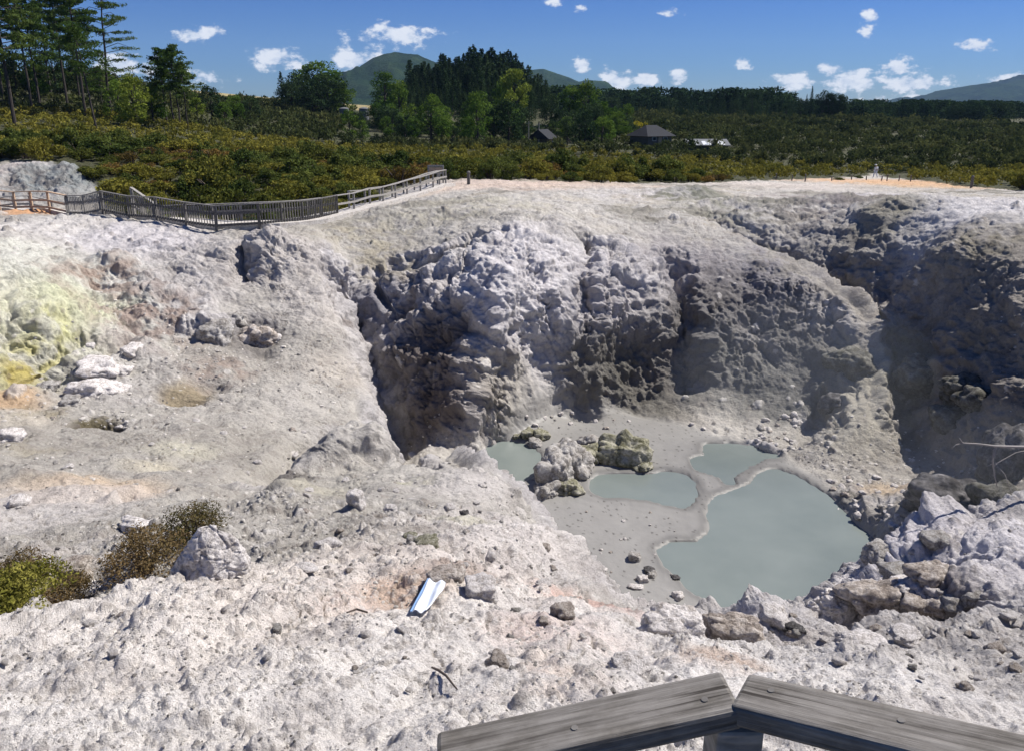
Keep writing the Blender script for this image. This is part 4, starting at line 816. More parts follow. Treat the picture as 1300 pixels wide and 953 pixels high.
rail_fence('post_and_rail_fence', [p+Vector((.6, 2.0, 0)) for p in [hpt(-120, 265, 50), hpt(0, 265, 46), hpt(86, 266, 43.5)]], M_WG, 'grey post and rail fence on the far side of the path at the left edge', 'path fences')
rail_fence('paling_fence', [hpt(86, 266, 42.5), hpt(131, 268, 40.5)], M_WG, 'short grey paling fence section between the tan fence and the fence corner', 'path fences', rails=(1.06, .75, .2), pales=True)
rail_fence('paling_fence', [hpt(131, 270, 40.3), hpt(200, 282, 38.5), hpt(275, 291, 37.4), hpt(330, 287, 38), hpt(385, 282, 40.2), hpt(428, 274, 43)], M_WD, 'long dark paling fence dipping across the head of the gully', 'path fences', rails=(1.06, .72, .18), pales=True, hgt=1.15)
rail_fence('paling_fence', [p+Vector((.5, 2.1, 0)) for p in [hpt(133, 270, 40.3), hpt(200, 282, 38.5), hpt(275, 291, 37.4), hpt(330, 287, 38), hpt(385, 282, 40.2)]], M_WG, 'grey paling fence behind the long dark one, on the far side of the path', 'path fences', rails=(1.06, .72, .18), pales=True)
rail_fence('post_and_rail_fence', [hpt(428, 274, 43), hpt(470, 263, 47), hpt(517, 250, 52), hpt(550, 240, 55), hpt(566, 236, 57.5)], M_WG, 'grey post and rail fence climbing right to the lookout frame', 'path fences', rails=(1.06, .62))
rail_fence('post_and_rail_fence', [p+Vector((.2, 2.4, 0)) for p in [hpt(428, 274, 43), hpt(470, 263, 47), hpt(517, 250, 52), hpt(548, 240, 55)]], M_WG, 'pale post and rail fence on the far side of the climbing path', 'path fences', rails=(1.06, .62))
r_ = link('sign_frame', None, None, hpt(548, 238, 58)); tag(r_, 'pale square timber frame standing at the top end of the climbing fence', 'frame')
for dx in (0, 1.05): MB().box((dx-.2, 0, -.3), (dx-.2, 0, 1.5), .11, .11, (0, 1, 0)).build('post', M_WG, r_, .005)
for z_ in (1.46, .95): MB().box((-.26, 0, z_+.0), (.91, 0, z_+.0), .09, .12).build('rail', M_WG, r_)
mb = MB(); mb.box((-.18, -.03, 1.2), (.83, -.03, 1.2), .03, .34); mb.build('panel', M_WT, r_)
# path between the fences
def ribbon(pts, w, dz, name, m):
    ps_ = subdiv(pts, .8); V = []; F_ = []
    for i, p in enumerate(ps_):
        d = (ps_[min(i+1, len(ps_)-1)]-ps_[max(i-1, 0)]).normalized(); s_ = Vector((d.y, -d.x, 0))*w/2
        for q, k in ((p-s_, 1), (p+s_, 1)): V.append((q.x, q.y, max(gz(q.x, q.y), p.z)+dz))
        for q in (p-s_, p+s_): V.append((q.x, q.y, p.z-.5))
    for i in range(len(ps_)-1):
        a, b = 4*i, 4*i+4; F_ += [(a, a+1, b+1, b), (a+2, a, b, b+2), (a+1, a+3, b+3, b+1)]
    me = bpy.data.meshes.new(name); me.from_pydata(V, [], F_); me.update(); me.materials.append(m); return tag(link(name, me), kind='structure')
M_PATH = rock_mat('path_gravel', (.4, .36, .32), (.52, .49, .46), (.6, .57, .54), 2)
ribbon([p+Vector((.3, 1.15, 0)) for p in [hpt(-120, 265, 50), hpt(0, 265, 46), hpt(131, 270, 40.3), hpt(200, 282, 38.5), hpt(275, 291, 37.4), hpt(330, 287, 38), hpt(385, 282, 40.2), hpt(428, 274, 43), hpt(470, 263, 47), hpt(517, 250, 52), hpt(556, 238, 57)]], 1.9, .12, 'path', M_PATH)
# near handrail of the lookout, at the bottom of the picture
def plank_mat():
    m_, nt, b = new_mat('silver_weathered_plank'); g = N(nt, 'ShaderNodeTexCoord')
    def st(sc3, scale, det):
        mp = N(nt, 'ShaderNodeMapping'); mp.inputs['Scale'].default_value = sc3; nt.links.new(g.outputs['Object'], mp.inputs[0]); n = N(nt, 'ShaderNodeTexNoise'); n.inputs['Scale'].default_value = scale; n.inputs['Detail'].default_value = det; n.inputs['Roughness'].default_value = .65; nt.links.new(mp.outputs[0], n.inputs['Vector']); return n.outputs[0]
    a = st((2.5, 60, 60), 2.2, 8); c = st((6, 9, 9), 2, 6); d = st((1.2, 45, 45), 1.6, 3)
    col = mixc(nt, 1.0, ramp(nt, a, [(.32, (.07, .062, .055)), (.5, (.17, .158, .145)), (.7, (.26, .245, .225))]), ramp(nt, c, [(.35, (.6, .58, .55)), (.6, (1, 1, 1))]), 'MULTIPLY')
    col = mixc(nt, 1.0, col, ramp(nt, d, [(.33, (.25, .22, .2)), (.37, (1, 1, 1))]), 'MULTIPLY')
    nt.links.new(col, b.inputs['Base Color']); b.inputs['Roughness'].default_value = .9; nt.links.new(bump(nt, b, a, .8, .004), b.inputs['Normal']); return m_
def near_rail():
    corner = Vector(at(926, 846, 1.02))+Vector((0, -.045, -.018)); root = link('lookout_railing', None, None, corner); tag(root, 'weathered grey lookout handrail with a corner joint close to the camera', 'railing'); MP = plank_mat()
    for e, sg in ((Vector(at(560, 925, .98)), 1), (Vector(at(1330, 935, .80)), -1)):
        e = e+Vector((0, -.045, -.018))-corner; d = e.normalized(); L_ = e.length
        o = MB().box((.006, 0, 0), (L_, 0, 0), .085, .036).build('handrail', MP, root, .007); X_ = d; Y_ = Vector((0, 0, 1)).cross(X_).normalized(); Z_ = X_.cross(Y_)
        o.rotation_euler = Matrix((X_, Y_, Z_)).transposed().to_euler()
        for k in (.03, L_*.5): MB().tube([(k+.02, .01, .015), (k+.02, .01, .0195)], [.006, .005], 10).build('screw', M_WD, o)
    MB().box((0, .0, -1.9), (0, .0, -.03), .07, .07, (0, 1, 0)).build('post', M_WG, root, .006)
near_rail()
# ------------------------------------------------------------------ buildings
M_SLATE = plain('slate_roof', (.022, .024, .03), 1.0); M_WALLD = plain('dark_wall', (.1, .085, .07)); M_PAN = plain('white_panel', (.7, .72, .74), .4); M_ROOFG = plain('grey_roof', (.12, .125, .13), .6); M_GLASS = plain('dark_glass', (.02, .025, .03), .15)
def house(px, yroof, ybase, Y, w, d, wallh, roofh, name, label, hip=True, rot=0.3):
    b = at(px, ybase, Y); g = b[2]; root = link(name, None, None, (b[0], Y, g), (0, 0, rot)); tag(root, label, 'building')
    W, Dd = w/2, d/2; mb = MB(); mb.poly([(-W, -Dd, -1.5), (W, -Dd, -1.5), (W, Dd, -1.5), (-W, Dd, -1.5), (-W, -Dd, wallh), (W, -Dd, wallh), (W, Dd, wallh), (-W, Dd, wallh)], [(0, 1, 5, 4), (1, 2, 6, 5), (2, 3, 7, 6), (3, 0, 4, 7)]); mb.build('wall', M_WALLD, root)
    e = .6; h = wallh-.15; k = .0 if not hip else W*.78
    V = [(-W-e, -Dd-e, h), (W+e, -Dd-e, h), (W+e, Dd+e, h), (-W-e, Dd+e, h), (-(W+e-k if k else W+e), 0, h+roofh), ((W+e-k if k else W+e), 0, h+roofh)]
    MB().poly(V, [(0, 1, 5, 4), (1, 2, 5), (2, 3, 4, 5), (3, 0, 4), (3, 2, 1, 0)]).build('roof', M_SLATE, root)
    for x in (-W*.5, W*.45):
        f = MB().box((x-.45, -Dd-.03, .3), (x+.45, -Dd-.03, .3), .06, .7).build('window', M_PAN, root); MB().box((x-.38, -Dd-.075, .3), (x+.38, -Dd-.075, .3), .03, .56).build('pane', M_GLASS, f)
    MB().box((0, -Dd-.03, -1.2), (0, -Dd-.03, wallh-.25), .8, .06, (0, 1, 0)).build('door', M_WT, root)
    return root
house(826, 162, 178, 150, 5.4, 5.4, .9, 1.9, 'hipped_roof_house', 'small house with a dark slate hipped roof rising out of the scrub', True, .5)
hs = house(689, 165, 184, 160, 3.4, 3.6, 1.3, 1.8, 'gabled_shed', 'small gabled shed with one pale roof slope beside the utility poles', False, 1.1)
b = at(897, 186, 150); root = link('long_shed', None, None, b, (0, 0, -.05)); tag(root, 'long low shed with pale skylight panels on its dark roof', 'building')
mb = MB(); mb.poly([(-3.6, -1.6, -2), (3.6, -1.6, -2), (3.6, 1.6, -2), (-3.6, 1.6, -2), (-3.6, -1.6, .2), (3.6, -1.6, .2), (3.6, 1.6, .9), (-3.6, 1.6, .9)], [(0, 1, 5, 4), (1, 2, 6, 5), (2, 3, 7, 6), (3, 0, 4, 7)]); mb.build('wall', M_WALLD, root)
rf = MB().poly([(-4, -2, .25), (4, -2, .25), (4, 2, 1.25), (-4, 2, 1.25), (-4, -2, .1), (4, -2, .1), (4, 2, 1.1), (-4, 2, 1.1)], [(0, 1, 2, 3), (7, 6, 5, 4), (0, 4, 5, 1), (1, 5, 6, 2), (2, 6, 7, 3), (3, 7, 4, 0)]).build('roof', M_ROOFG, root)
for x in (-2.7, -.2, 2.3):
    MB().poly([(x-.75, -1.7, .35), (x+.75, -1.7, .35), (x+.75, .6, .925), (x-.75, .6, .925), (x-.75, -1.7, .3), (x+.75, -1.7, .3), (x+.75, .6, .87), (x-.75, .6, .87)], [(0, 1, 2, 3), (0, 4, 5, 1), (1, 5, 6, 2), (2, 6, 7, 3), (3, 7, 4, 0)]).build('skylight', M_PAN, rf)
for px, lb in ((425, 'rounded pale water tank at the left under the big round trees'), (450, 'rounded pale water tank at the right under the big round trees')):
    b = at(px+12, 142, 203); r_ = link('water_tank', None, None, b); tag(r_, lb, 'tank', 'water tanks under the round trees')
    MB().tube([(0, 0, -2), (0, 0, .7)], [1.2, 1.2], 20).build('tank_wall', M_ROOFG, r_); MB().tube([(0, 0, .702), (0, 0, .9), (0, 0, 1.05)], [1.26, .9, .2], 20).build('tank_lid', M_ROOFG, r_)
for px, yt, yb, lb in ((671, 154, 185, 'left utility pole in front of the forest'), (684, 156, 185, 'right utility pole beside the gabled shed'), (595, 166, 184, 'thin short pole at the foot of the tall rounded tree')):
    b = at(px, yb, 158); t_ = at(px, yt, 158); r_ = link('utility_pole', None, None, b); tag(r_, lb, 'pole', 'poles before the forest'); h_ = t_[2]-b[2]
    MB().tube([(0, 0, -1), (0, 0, h_)], [.12, .09], 8).build('pole', M_WG, r_); MB().box((-.5, -.12, h_-.4), (.5, -.12, h_-.4), .08, .1).build('cross_arm', M_WG, r_)
# ------------------------------------------------------------------ person and markers on the plateau
def person():
    p = at(1111, 224.5, 108); g = gz(p[0], p[1]); root = link('person', None, None, (p[0], p[1], g), (0, 0, math.radians(100))); tag(root, 'distant person in white clothing walking across the plateau', 'person')
    M_SK = plain('skin', (.42, .27, .2)); M_SH = plain('white_cloth', (.75, .77, .8)); M_PT = plain('pale_trousers', (.55, .57, .62)); M_HA = plain('white_hat', (.7, .7, .7))
    vs = [(0, 0, .95), (0, .02, 1.2), (0, .03, 1.42), (0, .05, 1.52), (0, .09, 1.66), (.19, .02, 1.4), (.25, .06, 1.15), (.22, .22, .95), (-.19, .02, 1.4), (-.25, -.08, 1.15), (-.22, -.02, .92), (.1, 0, .9), (.11, .14, .5), (.11, .2, .06), (.11, .32, .03), (-.1, 0, .9), (-.11, -.06, .5), (-.11, -.25, .1), (-.11, -.14, .03)]
    ed = [(0, 1), (1, 2), (2, 3), (3, 4), (2, 5), (5, 6), (6, 7), (2, 8), (8, 9), (9, 10), (0, 11), (11, 12), (12, 13), (13, 14), (0, 15), (15, 16), (16, 17), (17, 18)]
    rad = [.15, .14, .16, .06, .11, .07, .05, .04, .07, .05, .04, .1, .07, .05, .04, .1, .07, .05, .04]
    me = bpy.data.meshes.new('body'); me.from_pydata(vs, ed, []); o = link('body', me, root); md = o.modifiers.new('skin', 'SKIN')
    for i, v in enumerate(me.skin_vertices[0].data): v.radius = (rad[i], rad[i]*.8); v.use_root = (i == 0)
    o.modifiers.new('sub', 'SUBSURF').levels = 1; o.modifiers['sub'].render_levels = 1; me.materials.append(M_SK)
    def cloth(name, idx, grow, m):
        me2 = bpy.data.meshes.new(name); mp_ = {k: i for i, k in enumerate(idx)}; me2.from_pydata([vs[k] for k in idx], [(mp_[a], mp_[b]) for a, b in ed if a in mp_ and b in mp_], []); o2 = link(name, me2, root); o2.modifiers.new('skin', 'SKIN')
        for i, v in enumerate(me2.skin_vertices[0].data): v.radius = (rad[idx[i]]*grow+.02, rad[idx[i]]*grow*.8+.02); v.use_root = (i == 0)
        s2 = o2.modifiers.new('sub', 'SUBSURF'); s2.levels = s2.render_levels = 1; me2.materials.append(m)
    cloth('shirt', [0, 1, 2, 5, 6, 8, 9], 1.1, M_SH); cloth('trousers', [0, 11, 12, 13, 15, 16, 17], 1.1, M_PT)
    MB().tube([(0, .09, 1.7), (0, .09, 1.72), (0, .09, 1.8)], [.2, .13, .09], 12).build('hat', M_HA, root)
    MB().box((0, -.16, 1.05), (0, -.18, 1.45), .28, .16, (0, 1, 0)).build('backpack', M_PT, root, .04)
person()
for k, (px, py) in enumerate(((985, 226), (1005, 227), (1022, 228), (1056, 227), (1081, 226), (1100, 226), (1119, 227), (1126, 227), (1141, 228), (1156, 228))):
    p = hit(px, py+2); r_ = link('marker_post', None, None, p); tag(r_, 'short dark marker post beside the path near the walking person', 'post', 'marker posts on the plateau')
    h_ = random.uniform(.35, .7); MB().box((0, 0, -.2), (random.uniform(-.1, .1), 0, h_), .1, .1, (0, 1, 0)).build('post', M_WD, r_); MB().box((0, 0, h_+.004), (0, 0, h_+.04), .13, .13, (0, 1, 0)).build('cap', M_WG, r_)
for px, py, h_, lb in ((595, 233, .9, 'dark bollard alone on the bare ground right of the climbing fence'), (1233, 238, 1.1, 'dark post at the edge of the scrub right of the plateau')):
    p = hit(px, py); r_ = link('bollard', None, None, p); tag(r_, lb, 'post'); MB().tube([(0, 0, -.2), (0, 0, h_*.8)], [.13, .12], 10).build('post', M_WD, r_); MB().tube([(0, 0, h_*.802), (0, 0, h_*.9), (0, 0, h_)], [.15, .15, .07], 10).build('cap', M_WD, r_)
# ------------------------------------------------------------------ rocks
import bmesh
def rock_mesh(name, m, sub=4, sx=1, sy=1, sz=.7, rough=.35, sc=1.3, seed=0, cubic=.0, flute=0, facet=.75):
    bm = bmesh.new(); bmesh.ops.create_icosphere(bm, subdivisions=sub, radius=1); P_ = np.array([v.co[:] for v in bm.verts], f32)
    Fq = np.array([[v.index for v in f.verts] for f in bm.faces]); bm.free(); S = P_*sc+seed*13.7; S2 = S.copy(); S2[:, 2] *= (1-flute)
    f1, f2, ci = worley(S2*1.4); g1, g2, _ = worley(S2*3.4+9); d = (1-f1)*rough*1.3-np.exp(-((f2-f1)/.08)**2)*.12*rough+(1-g1)*rough*.35+fbm(S*2.2, 4)*rough*.35+perlin(S*.7+seed)*rough*1.3
    rs = np.random.default_rng(int(seed*1000)+3); nf = 16; pn = rs.normal(size=(nf, 3)); pn /= np.linalg.norm(pn, axis=1)[:, None]; hh = rs.uniform(.55, .95, nf)
    dd = P_@pn.T.astype(f32); rad_ = np.min(np.where(dd > .05, hh/np.maximum(dd, .05), 9), 1); rad_ = np.minimum(rad_, 1.15)[:, None].astype(f32)
    P_ = P_*(rad_*facet+(1-facet)); d = d*(1-.35*facet)+fbm(S*5, 4, ridged=True)*.05
    if cubic:
        mx = np.abs(P_).max(1, keepdims=True); P_ = P_*(1-cubic)+P_/mx*cubic*.8
    P_ = P_*(.85+d[:, None])*np.array([sx, sy, sz], f32)
    return mesh_np(name, P_, Fq, (m,), True)
def rock(px, py, wpx, m, label, name='boulder', cat='rock', sx=1, sy=1, sz=.7, rough=.35, cubic=.3, sub=4, rot=None, sink=.36, group=None, flute=0, tilt=0, sc=1.3, facet=.75):
    p = hitd(px, py); d = math.sqrt(p[0]**2+p[1]**2+p[2]**2); R_ = wpx/2/FPX*d*.98
    me = rock_mesh(name, m, sub, sx, sy, sz, rough, sc, random.random()*9, cubic, flute, facet)
    o = link(name, me, None, (p[0], p[1]+R_*sy*.4, p[2]+R_*sz*(.8-sink*1.6)), (tilt, 0, random.uniform(-.4, .4) if rot is None else rot), (R_, R_, R_)); return tag(o, label, cat, group)
rock(793, 588, 66, M_RO, 'pale and olive lumpy boulder standing in the grey mud behind the middle pool', sy=.7, sz=.8, rot=-.3, sub=5, rough=.42)
rock(772, 580, 36, M_RO, 'dark mossy lump leaning on the left of the mud boulder', sz=.8, rough=.45)
rock(818, 596, 26, M_RO, 'low tapering stone at the right foot of the mud boulder', sz=.5)
rock(706, 618, 48, M_RG, 'fluted pale outcrop between the left pool and the middle pool, its near lobe', 'outcrop', sz=1.05, sub=5, rough=.5, flute=.5, rot=0, sink=.15)
rock(724, 604, 50, M_RG, 'fluted outcrop between the pools, its taller middle lobe', 'outcrop', sz=.95, sub=5, rough=.5, flute=.5, sink=.15)
rock(745, 586, 44, M_RO, 'fluted outcrop between the pools, its far low lobe', 'outcrop', sz=.6, sub=5, rough=.5, flute=.4)
rock(692, 630, 30, M_RG, 'craggy low lump at the near foot of the fluted outcrop', 'outcrop', sz=.8, sub=5, rough=.6, flute=.5); rock(722, 626, 30, M_RO, 'craggy lump on the right flank of the fluted outcrop', 'outcrop', sz=.7, sub=5, rough=.6, flute=.5); rock(752, 566, 30, M_RG, 'craggy lump at the far end of the fluted outcrop', 'outcrop', sz=.6, rough=.6)
rock(692, 602, 20, M_RO, 'dark lump low on the left flank of the fluted outcrop', sz=.7, rough=.5)
rock(670, 556, 22, M_RO, 'small dark mossy boulder behind the left pool', sz=.9)
rock(688, 558, 24, M_RO, 'small olive boulder right of the mossy one behind the left pool', sz=.9)
rock(680, 566, 18, M_RG, 'grey stone just in front of the two mossy boulders')
rock(657, 556, 12, M_RO, 'little stone at the back edge of the left pool')
rock(806, 711, 17, M_RG, 'lone stone with a dark side on the mud left of the main pool', sz=.9, cubic=.6)
rock(825, 727, 16, M_RD, 'dark stone below the lone stone near the main pool', sz=.6)
rock(763, 727, 14, M_RW, 'whitish stone on the mud near the mound crest')
rock(828, 732, 13, M_RG, 'rounded stone left of the small pebble bank'); rock(817, 738, 14, M_RW, 'pale square stone beside the rounded one on the pebble bank', cubic=.6)
rock(858, 735, 11, M_RD, 'flat dark stone at the edge of the main pool', sz=.4); rock(862, 760, 15, M_RW, 'pale boulder on the beige pebble bank', sz=.8); rock(808, 747, 22, M_RW, 'long flat pale slab on the pebble bank', sy=.5, sz=.3)
rock(1063, 728, 17, M_RB, 'small stone poking out of the main pool', sz=.5, sy=.7, sink=.1)
rock(1046, 736, 14, M_RD, 'dark stone at the near shore of the main pool')
rock(1122, 722, 46, M_RG, 'grey boulder at the right shore of the main pool', sz=.6, sub=5)
rock(1140, 738, 38, M_RG, 'grey boulder right of the shore boulder', sz=.55)
rock(1212, 648, 96, M_RD, 'big dark rubbly mound at the foot of the right wall', 'outcrop', sz=.6, sub=5, rough=.45, sy=.8, rot=0)
rock(1250, 665, 50, M_RM, 'grey lump right of the dark mound', sz=.6); rock(1192, 700, 36, M_RG, 'grey boulder on the slope behind the white rim', sz=.6)
rock(1285, 660, 60, M_RM, 'dim grey boulder at the right edge below the dead branch', sz=.9, sub=5); rock(1288, 600, 60, M_RD, 'dark bulging rock at the right edge behind the dead branch', sz=1.1, sub=5)
rock(1173, 492, 56, M_RM, 'yellow stained dark boulder high on the shaded right wall', sz=.9, sub=5); rock(1228, 505, 50, M_RM, 'grey rounded boulder in the middle of the shaded right wall', sz=.9, sub=5); rock(1250, 520, 40, M_RM, 'olive rounded boulder right of the grey one on the right wall', sz=.8); rock(1210, 545, 44, M_RM, 'boulder below the grey one on the shaded right wall', sz=.9); rock(1215, 520, 20, M_RG, 'pale stone wedged between boulders on the right wall')
rock(1085, 470, 54, M_RM, 'olive grey bulge at the top of the spur', 'outcrop', sz=.7, sub=5, rough=.4); rock(1060, 520, 34, M_RD, 'dark lump on the left flank of the spur')
def hull_rock(px, py, wpx, pts, m_, label, name='boulder', sub=5, amp=.05, up=-.1, gr=1.0):
    p = hitd(px, py); d = math.dist(p, (0, 0, 0)); R_ = wpx/2/FPX*d*gr; bm = bmesh.new()
    for q_ in pts: bm.verts.new(q_)
    bmesh.ops.convex_hull(bm, input=bm.verts[:]); bmesh.ops.delete(bm, geom=[v for v in bm.verts if not v.link_faces], context='VERTS'); bmesh.ops.triangulate(bm, faces=bm.faces[:])
    for k in range(sub): bmesh.ops.subdivide_edges(bm, edges=bm.edges[:], cuts=1, use_grid_fill=True); bmesh.ops.triangulate(bm, faces=bm.faces[:])
    for k in range(2): bmesh.ops.smooth_vert(bm, verts=bm.verts[:], factor=.5, use_axis_x=True, use_axis_y=True, use_axis_z=True)
    bm.normal_update(); P_ = np.array([v.co[:] for v in bm.verts], f32); Nn = np.array([v.normal[:] for v in bm.verts], f32); Fq = np.array([[v.index for v in f.verts] for f in bm.faces]); bm.free()
    f1, f2, ci = worley(P_*2.2+px); dsp = amp*(2.2*fbm(P_*2.2+px, 5, ridged=True)-1.2*np.exp(-((f2-f1)/.06)**2)+2.5*fbm(P_*1.3+py, 3)+1.2*(ci-.5)); P_ = P_+Nn*dsp[:, None]
    o = link(name, mesh_np(name, P_, Fq, (m_,), True), None, (p[0], p[1]+R_*.2, p[2]+R_*up), (0, 0, 0), (R_, R_, R_)); return tag(o, label, 'rock')
hull_rock(262, 728, 88, [(-1.05, -.1, -.2), (-.9, .5, -.2), (1.0, .1, -.2), (.95, .6, -.2), (-.2, -.45, -.2), (.5, -.4, -.15), (-.15, .1, 1.15), (.08, .2, 1.2), (-.45, 0, .75), (.35, .15, .9), (.75, .2, .75), (.98, 0, .25), (-.85, .05, .15), (.4, .5, .6), (-.3, .5, .7), (.2, -.35, .35)], M_RW, 'large jagged white rock right of the brown bush', amp=.03, up=.16, gr=.98)
rock(170, 668, 56, M_RW, 'low white ledge rock behind the brown bush', sy=.5, sz=.3, cubic=.4)
rock(35, 782, 26, M_RW, 'white finger shaped stone in front of the yellow green bush', sz=1.0, sx=.6, sink=.1); rock(12, 745, 30, M_RW, 'pale stone inside the yellow green bush at the left edge', sz=.6); rock(108, 748, 38, M_RW, 'white stone at the right of the yellow green bush', sz=.5); rock(92, 718, 36, M_RB, 'dark brown broken rock above the yellow green bush', sz=.6, rough=.5)
rock(10, 560, 30, M_RW, 'white stone at the left edge of the valley floor', sz=.7); rock(20, 640, 26, M_RW, 'white stone on the lower left slope', sz=.6)
rock(268, 430, 46, M_RG, 'grey rounded boulder half buried high on the left slope', sz=.85, sub=5, rough=.25); rock(325, 438, 40, M_RB, 'dark rubbly boulder right of the grey rounded one', sz=.9, sub=5, rough=.5); rock(298, 408, 26, M_RG, 'smaller grey boulder between the rounded and the dark one', sz=.9); rock(345, 432, 22, M_RW, 'pale small boulder touching the dark rubbly one')
for px, py, w_, lb in ((105, 500, 40, 'bluish white boulder at the left of the boulder cluster'), (135, 497, 36, 'white boulder at the right of the boulder cluster'), (120, 474, 44, 'flat topped white boulder at the top of the boulder cluster'), (88, 510, 24, 'small boulder at the front of the boulder cluster'), (152, 470, 22, 'small boulder at the upper right of the cluster'), (165, 452, 26, 'pale boulder uphill from the cluster'), (60, 492, 24, 'sandy boulder left of the cluster below the yellow cliff')):
    rock(px, py, w_, M_RW if w_ != 24 else M_RG, lb, group='boulder cluster on the left slope', sz=.6, rough=.4)
rock(452, 640, 25, M_RW, 'upright white stone on the mound with a dark left side', sz=1.0, sink=.1, cubic=.6); rock(495, 641, 17, M_RW, 'small white stone right of the upright one'); rock(415, 690, 36, M_RW, 'smooth white stone low on the mound', sy=.6, sz=.5); rock(385, 712, 34, M_RW, 'long flat white stone below the smooth one', sy=.6, sz=.3)
rock(566, 742, 56, M_RB, 'flat brown rock above the white folded sheet', sy=.7, sz=.45, cubic=.5, rough=.3, rot=.2); rock(612, 757, 42, M_RW, 'angular white rock right of the folded sheet', sz=.7, cubic=.6); rock(624, 706, 16, M_RW, 'small white stone uphill of the brown rock', sz=1.0); rock(633, 838, 26, M_RB, 'brown rounded stone near the bottom of the photo', sz=1.0); rock(540, 690, 30, M_RO, 'olive grey broken stone on the mound', rough=.5, sz=.5); rock(525, 682, 20, M_RG, 'grey broken stone left of the olive one')
rock(520, 672, 18, M_RO, 'mossy stone on the mound above the olive broken stone', sz=.5); rock(590, 648, 12, M_RD, 'dark pebble sized stone on the mound'); rock(690, 738, 22, M_RW, 'flat white stone near the crest of the mound', sy=.6, sz=.4); rock(715, 782, 30, M_RB, 'brown pocked rock under the crest', rough=.5, sz=.8)
rock(855, 810, 84, M_RW, 'humped white rock at the near rim above the handrail', sy=.6, sz=.55, sub=5, rough=.4, rot=0); rock(930, 808, 70, M_RB, 'pinkish brown knobbly rock right of the humped white rock', sy=.6, sz=.6, sub=5, rough=.45); rock(800, 842, 50, M_RW, 'white rubbly rock left of the handrail corner', sz=.6, sub=5); rock(1010, 800, 30, M_RD, 'dark hollow rock on the right foreground rim', sy=.6, sz=.4)
hull_rock(1062, 778, 66, [(-1, 0, -.2), (1, .1, -.2), (0, -.5, -.2), (0, .7, -.2), (-.8, 0, .45), (-.3, .2, .85), (.5, .2, .7), (.9, 0, .3), (0, -.4, .5), (.3, .6, .6)], M_RW, 'cracked pale rock at the left end of the dark broken ledge'); rock(1120, 775, 76, M_RB, 'dark broken ledge rock on the right foreground rim', sy=.6, sz=.5, sub=5, cubic=.4, rough=.55); rock(1172, 775, 46, M_RB, 'fractured brown rock right of the broken ledge', sz=.55, cubic=.5, rough=.5); rock(1208, 770, 36, M_RG, 'rounded grey rock beside the fractured brown one', sz=.6); rock(1150, 750, 40, M_RW, 'pale slab on top of the broken ledge', sy=.7, sz=.35, cubic=.5); rock(1185, 735, 52, M_RB, 'dark split rock below the dead branch', sy=.6, sz=.5, rough=.55); rock(1240, 765, 26, M_RG, 'bluish grey stone on the right rim'); rock(1100, 812, 56, M_RW, 'low white rock below the broken ledge', sy=.6, sz=.35); rock(1155, 805, 36, M_RW, 'low white rock right of the other low one', sz=.4); rock(985, 790, 36, M_RW, 'white knob rock at the left end of the right rim', sz=.7)
SM = [rock_mesh('loose_stone', m_, 3, 1, random.uniform(.6, 1), random.uniform(.4, .8), .4, 1.3, k, .4) for k, m_ in enumerate([M_RW, M_RW, M_RG, M_RW, M_RW, M_RB])]
def loose(n, box, smin, smax, label, group, on=None):
    k = 0
    while k < n:
        px, py = random.uniform(box[0], box[2]), random.uniform(box[1], box[3])
        if on and not on(px, py): continue
        p = hitd(px, py); d = math.dist(p, (0, 0, 0)); R_ = random.uniform(smin, smax)*random.uniform(.6, 1)/FPX*d/2
        o = link('loose_stone', random.choice(SM), None, (p[0], p[1], p[2]+R_*.06), (random.uniform(-.4, .4), random.uniform(-.4, .4), random.uniform(0, 6)), (R_, R_, R_)); tag(o, label, 'stone', group); k += 1
def crestline(px): return np.interp(px, [c[0] for c in crest], [c[1] for c in crest])
loose(36, (380, 600, 640, 720), 6, 16, 'loose stone scattered on the grey near mound', 'stones on the near mound', lambda a, b: b > crestline(a)+8)
loose(46, (0, 770, 800, 860), 6, 20, 'small pale stone on the white ground at the bottom of the photo', 'stones on the near white ground')
loose(24, (600, 680, 800, 800), 6, 18, 'stone on the pinkish crumbly slope beside the pool', 'stones on the pink slope', lambda a, b: b > crestline(a)+8)
loose(46, (1000, 740, 1300, 860), 7, 22, 'stone in the grey rubble of the right foreground', 'stones on the right foreground')
loose(22, (40, 400, 400, 600), 5, 14, 'stone lying on the left valley slope', 'stones on the left slope')
loose(36, (940, 525, 1010, 575), 6, 13, 'cream stone in the heap behind the upper pool', 'heap of cream stones', lambda a, b: b > 590-(a-930)*1.2 or a > 960)
loose(50, (1050, 600, 1180, 720), 6, 15, 'dark stone in the rubble along the right shore of the main pool', 'rubble on the right shore', lambda a, b: b < 640+(a-1050)*1.1 and b > 560+(a-1050)*.6)
loose(18, (640, 524, 900, 548), 5, 12, 'stone on the ledge of dried mud below the cliff', 'stones below the cliff')
loose(20, (730, 640, 860, 740), 2.5, 6, 'small dark pebble on the flat mud', 'pebbles on the mud')
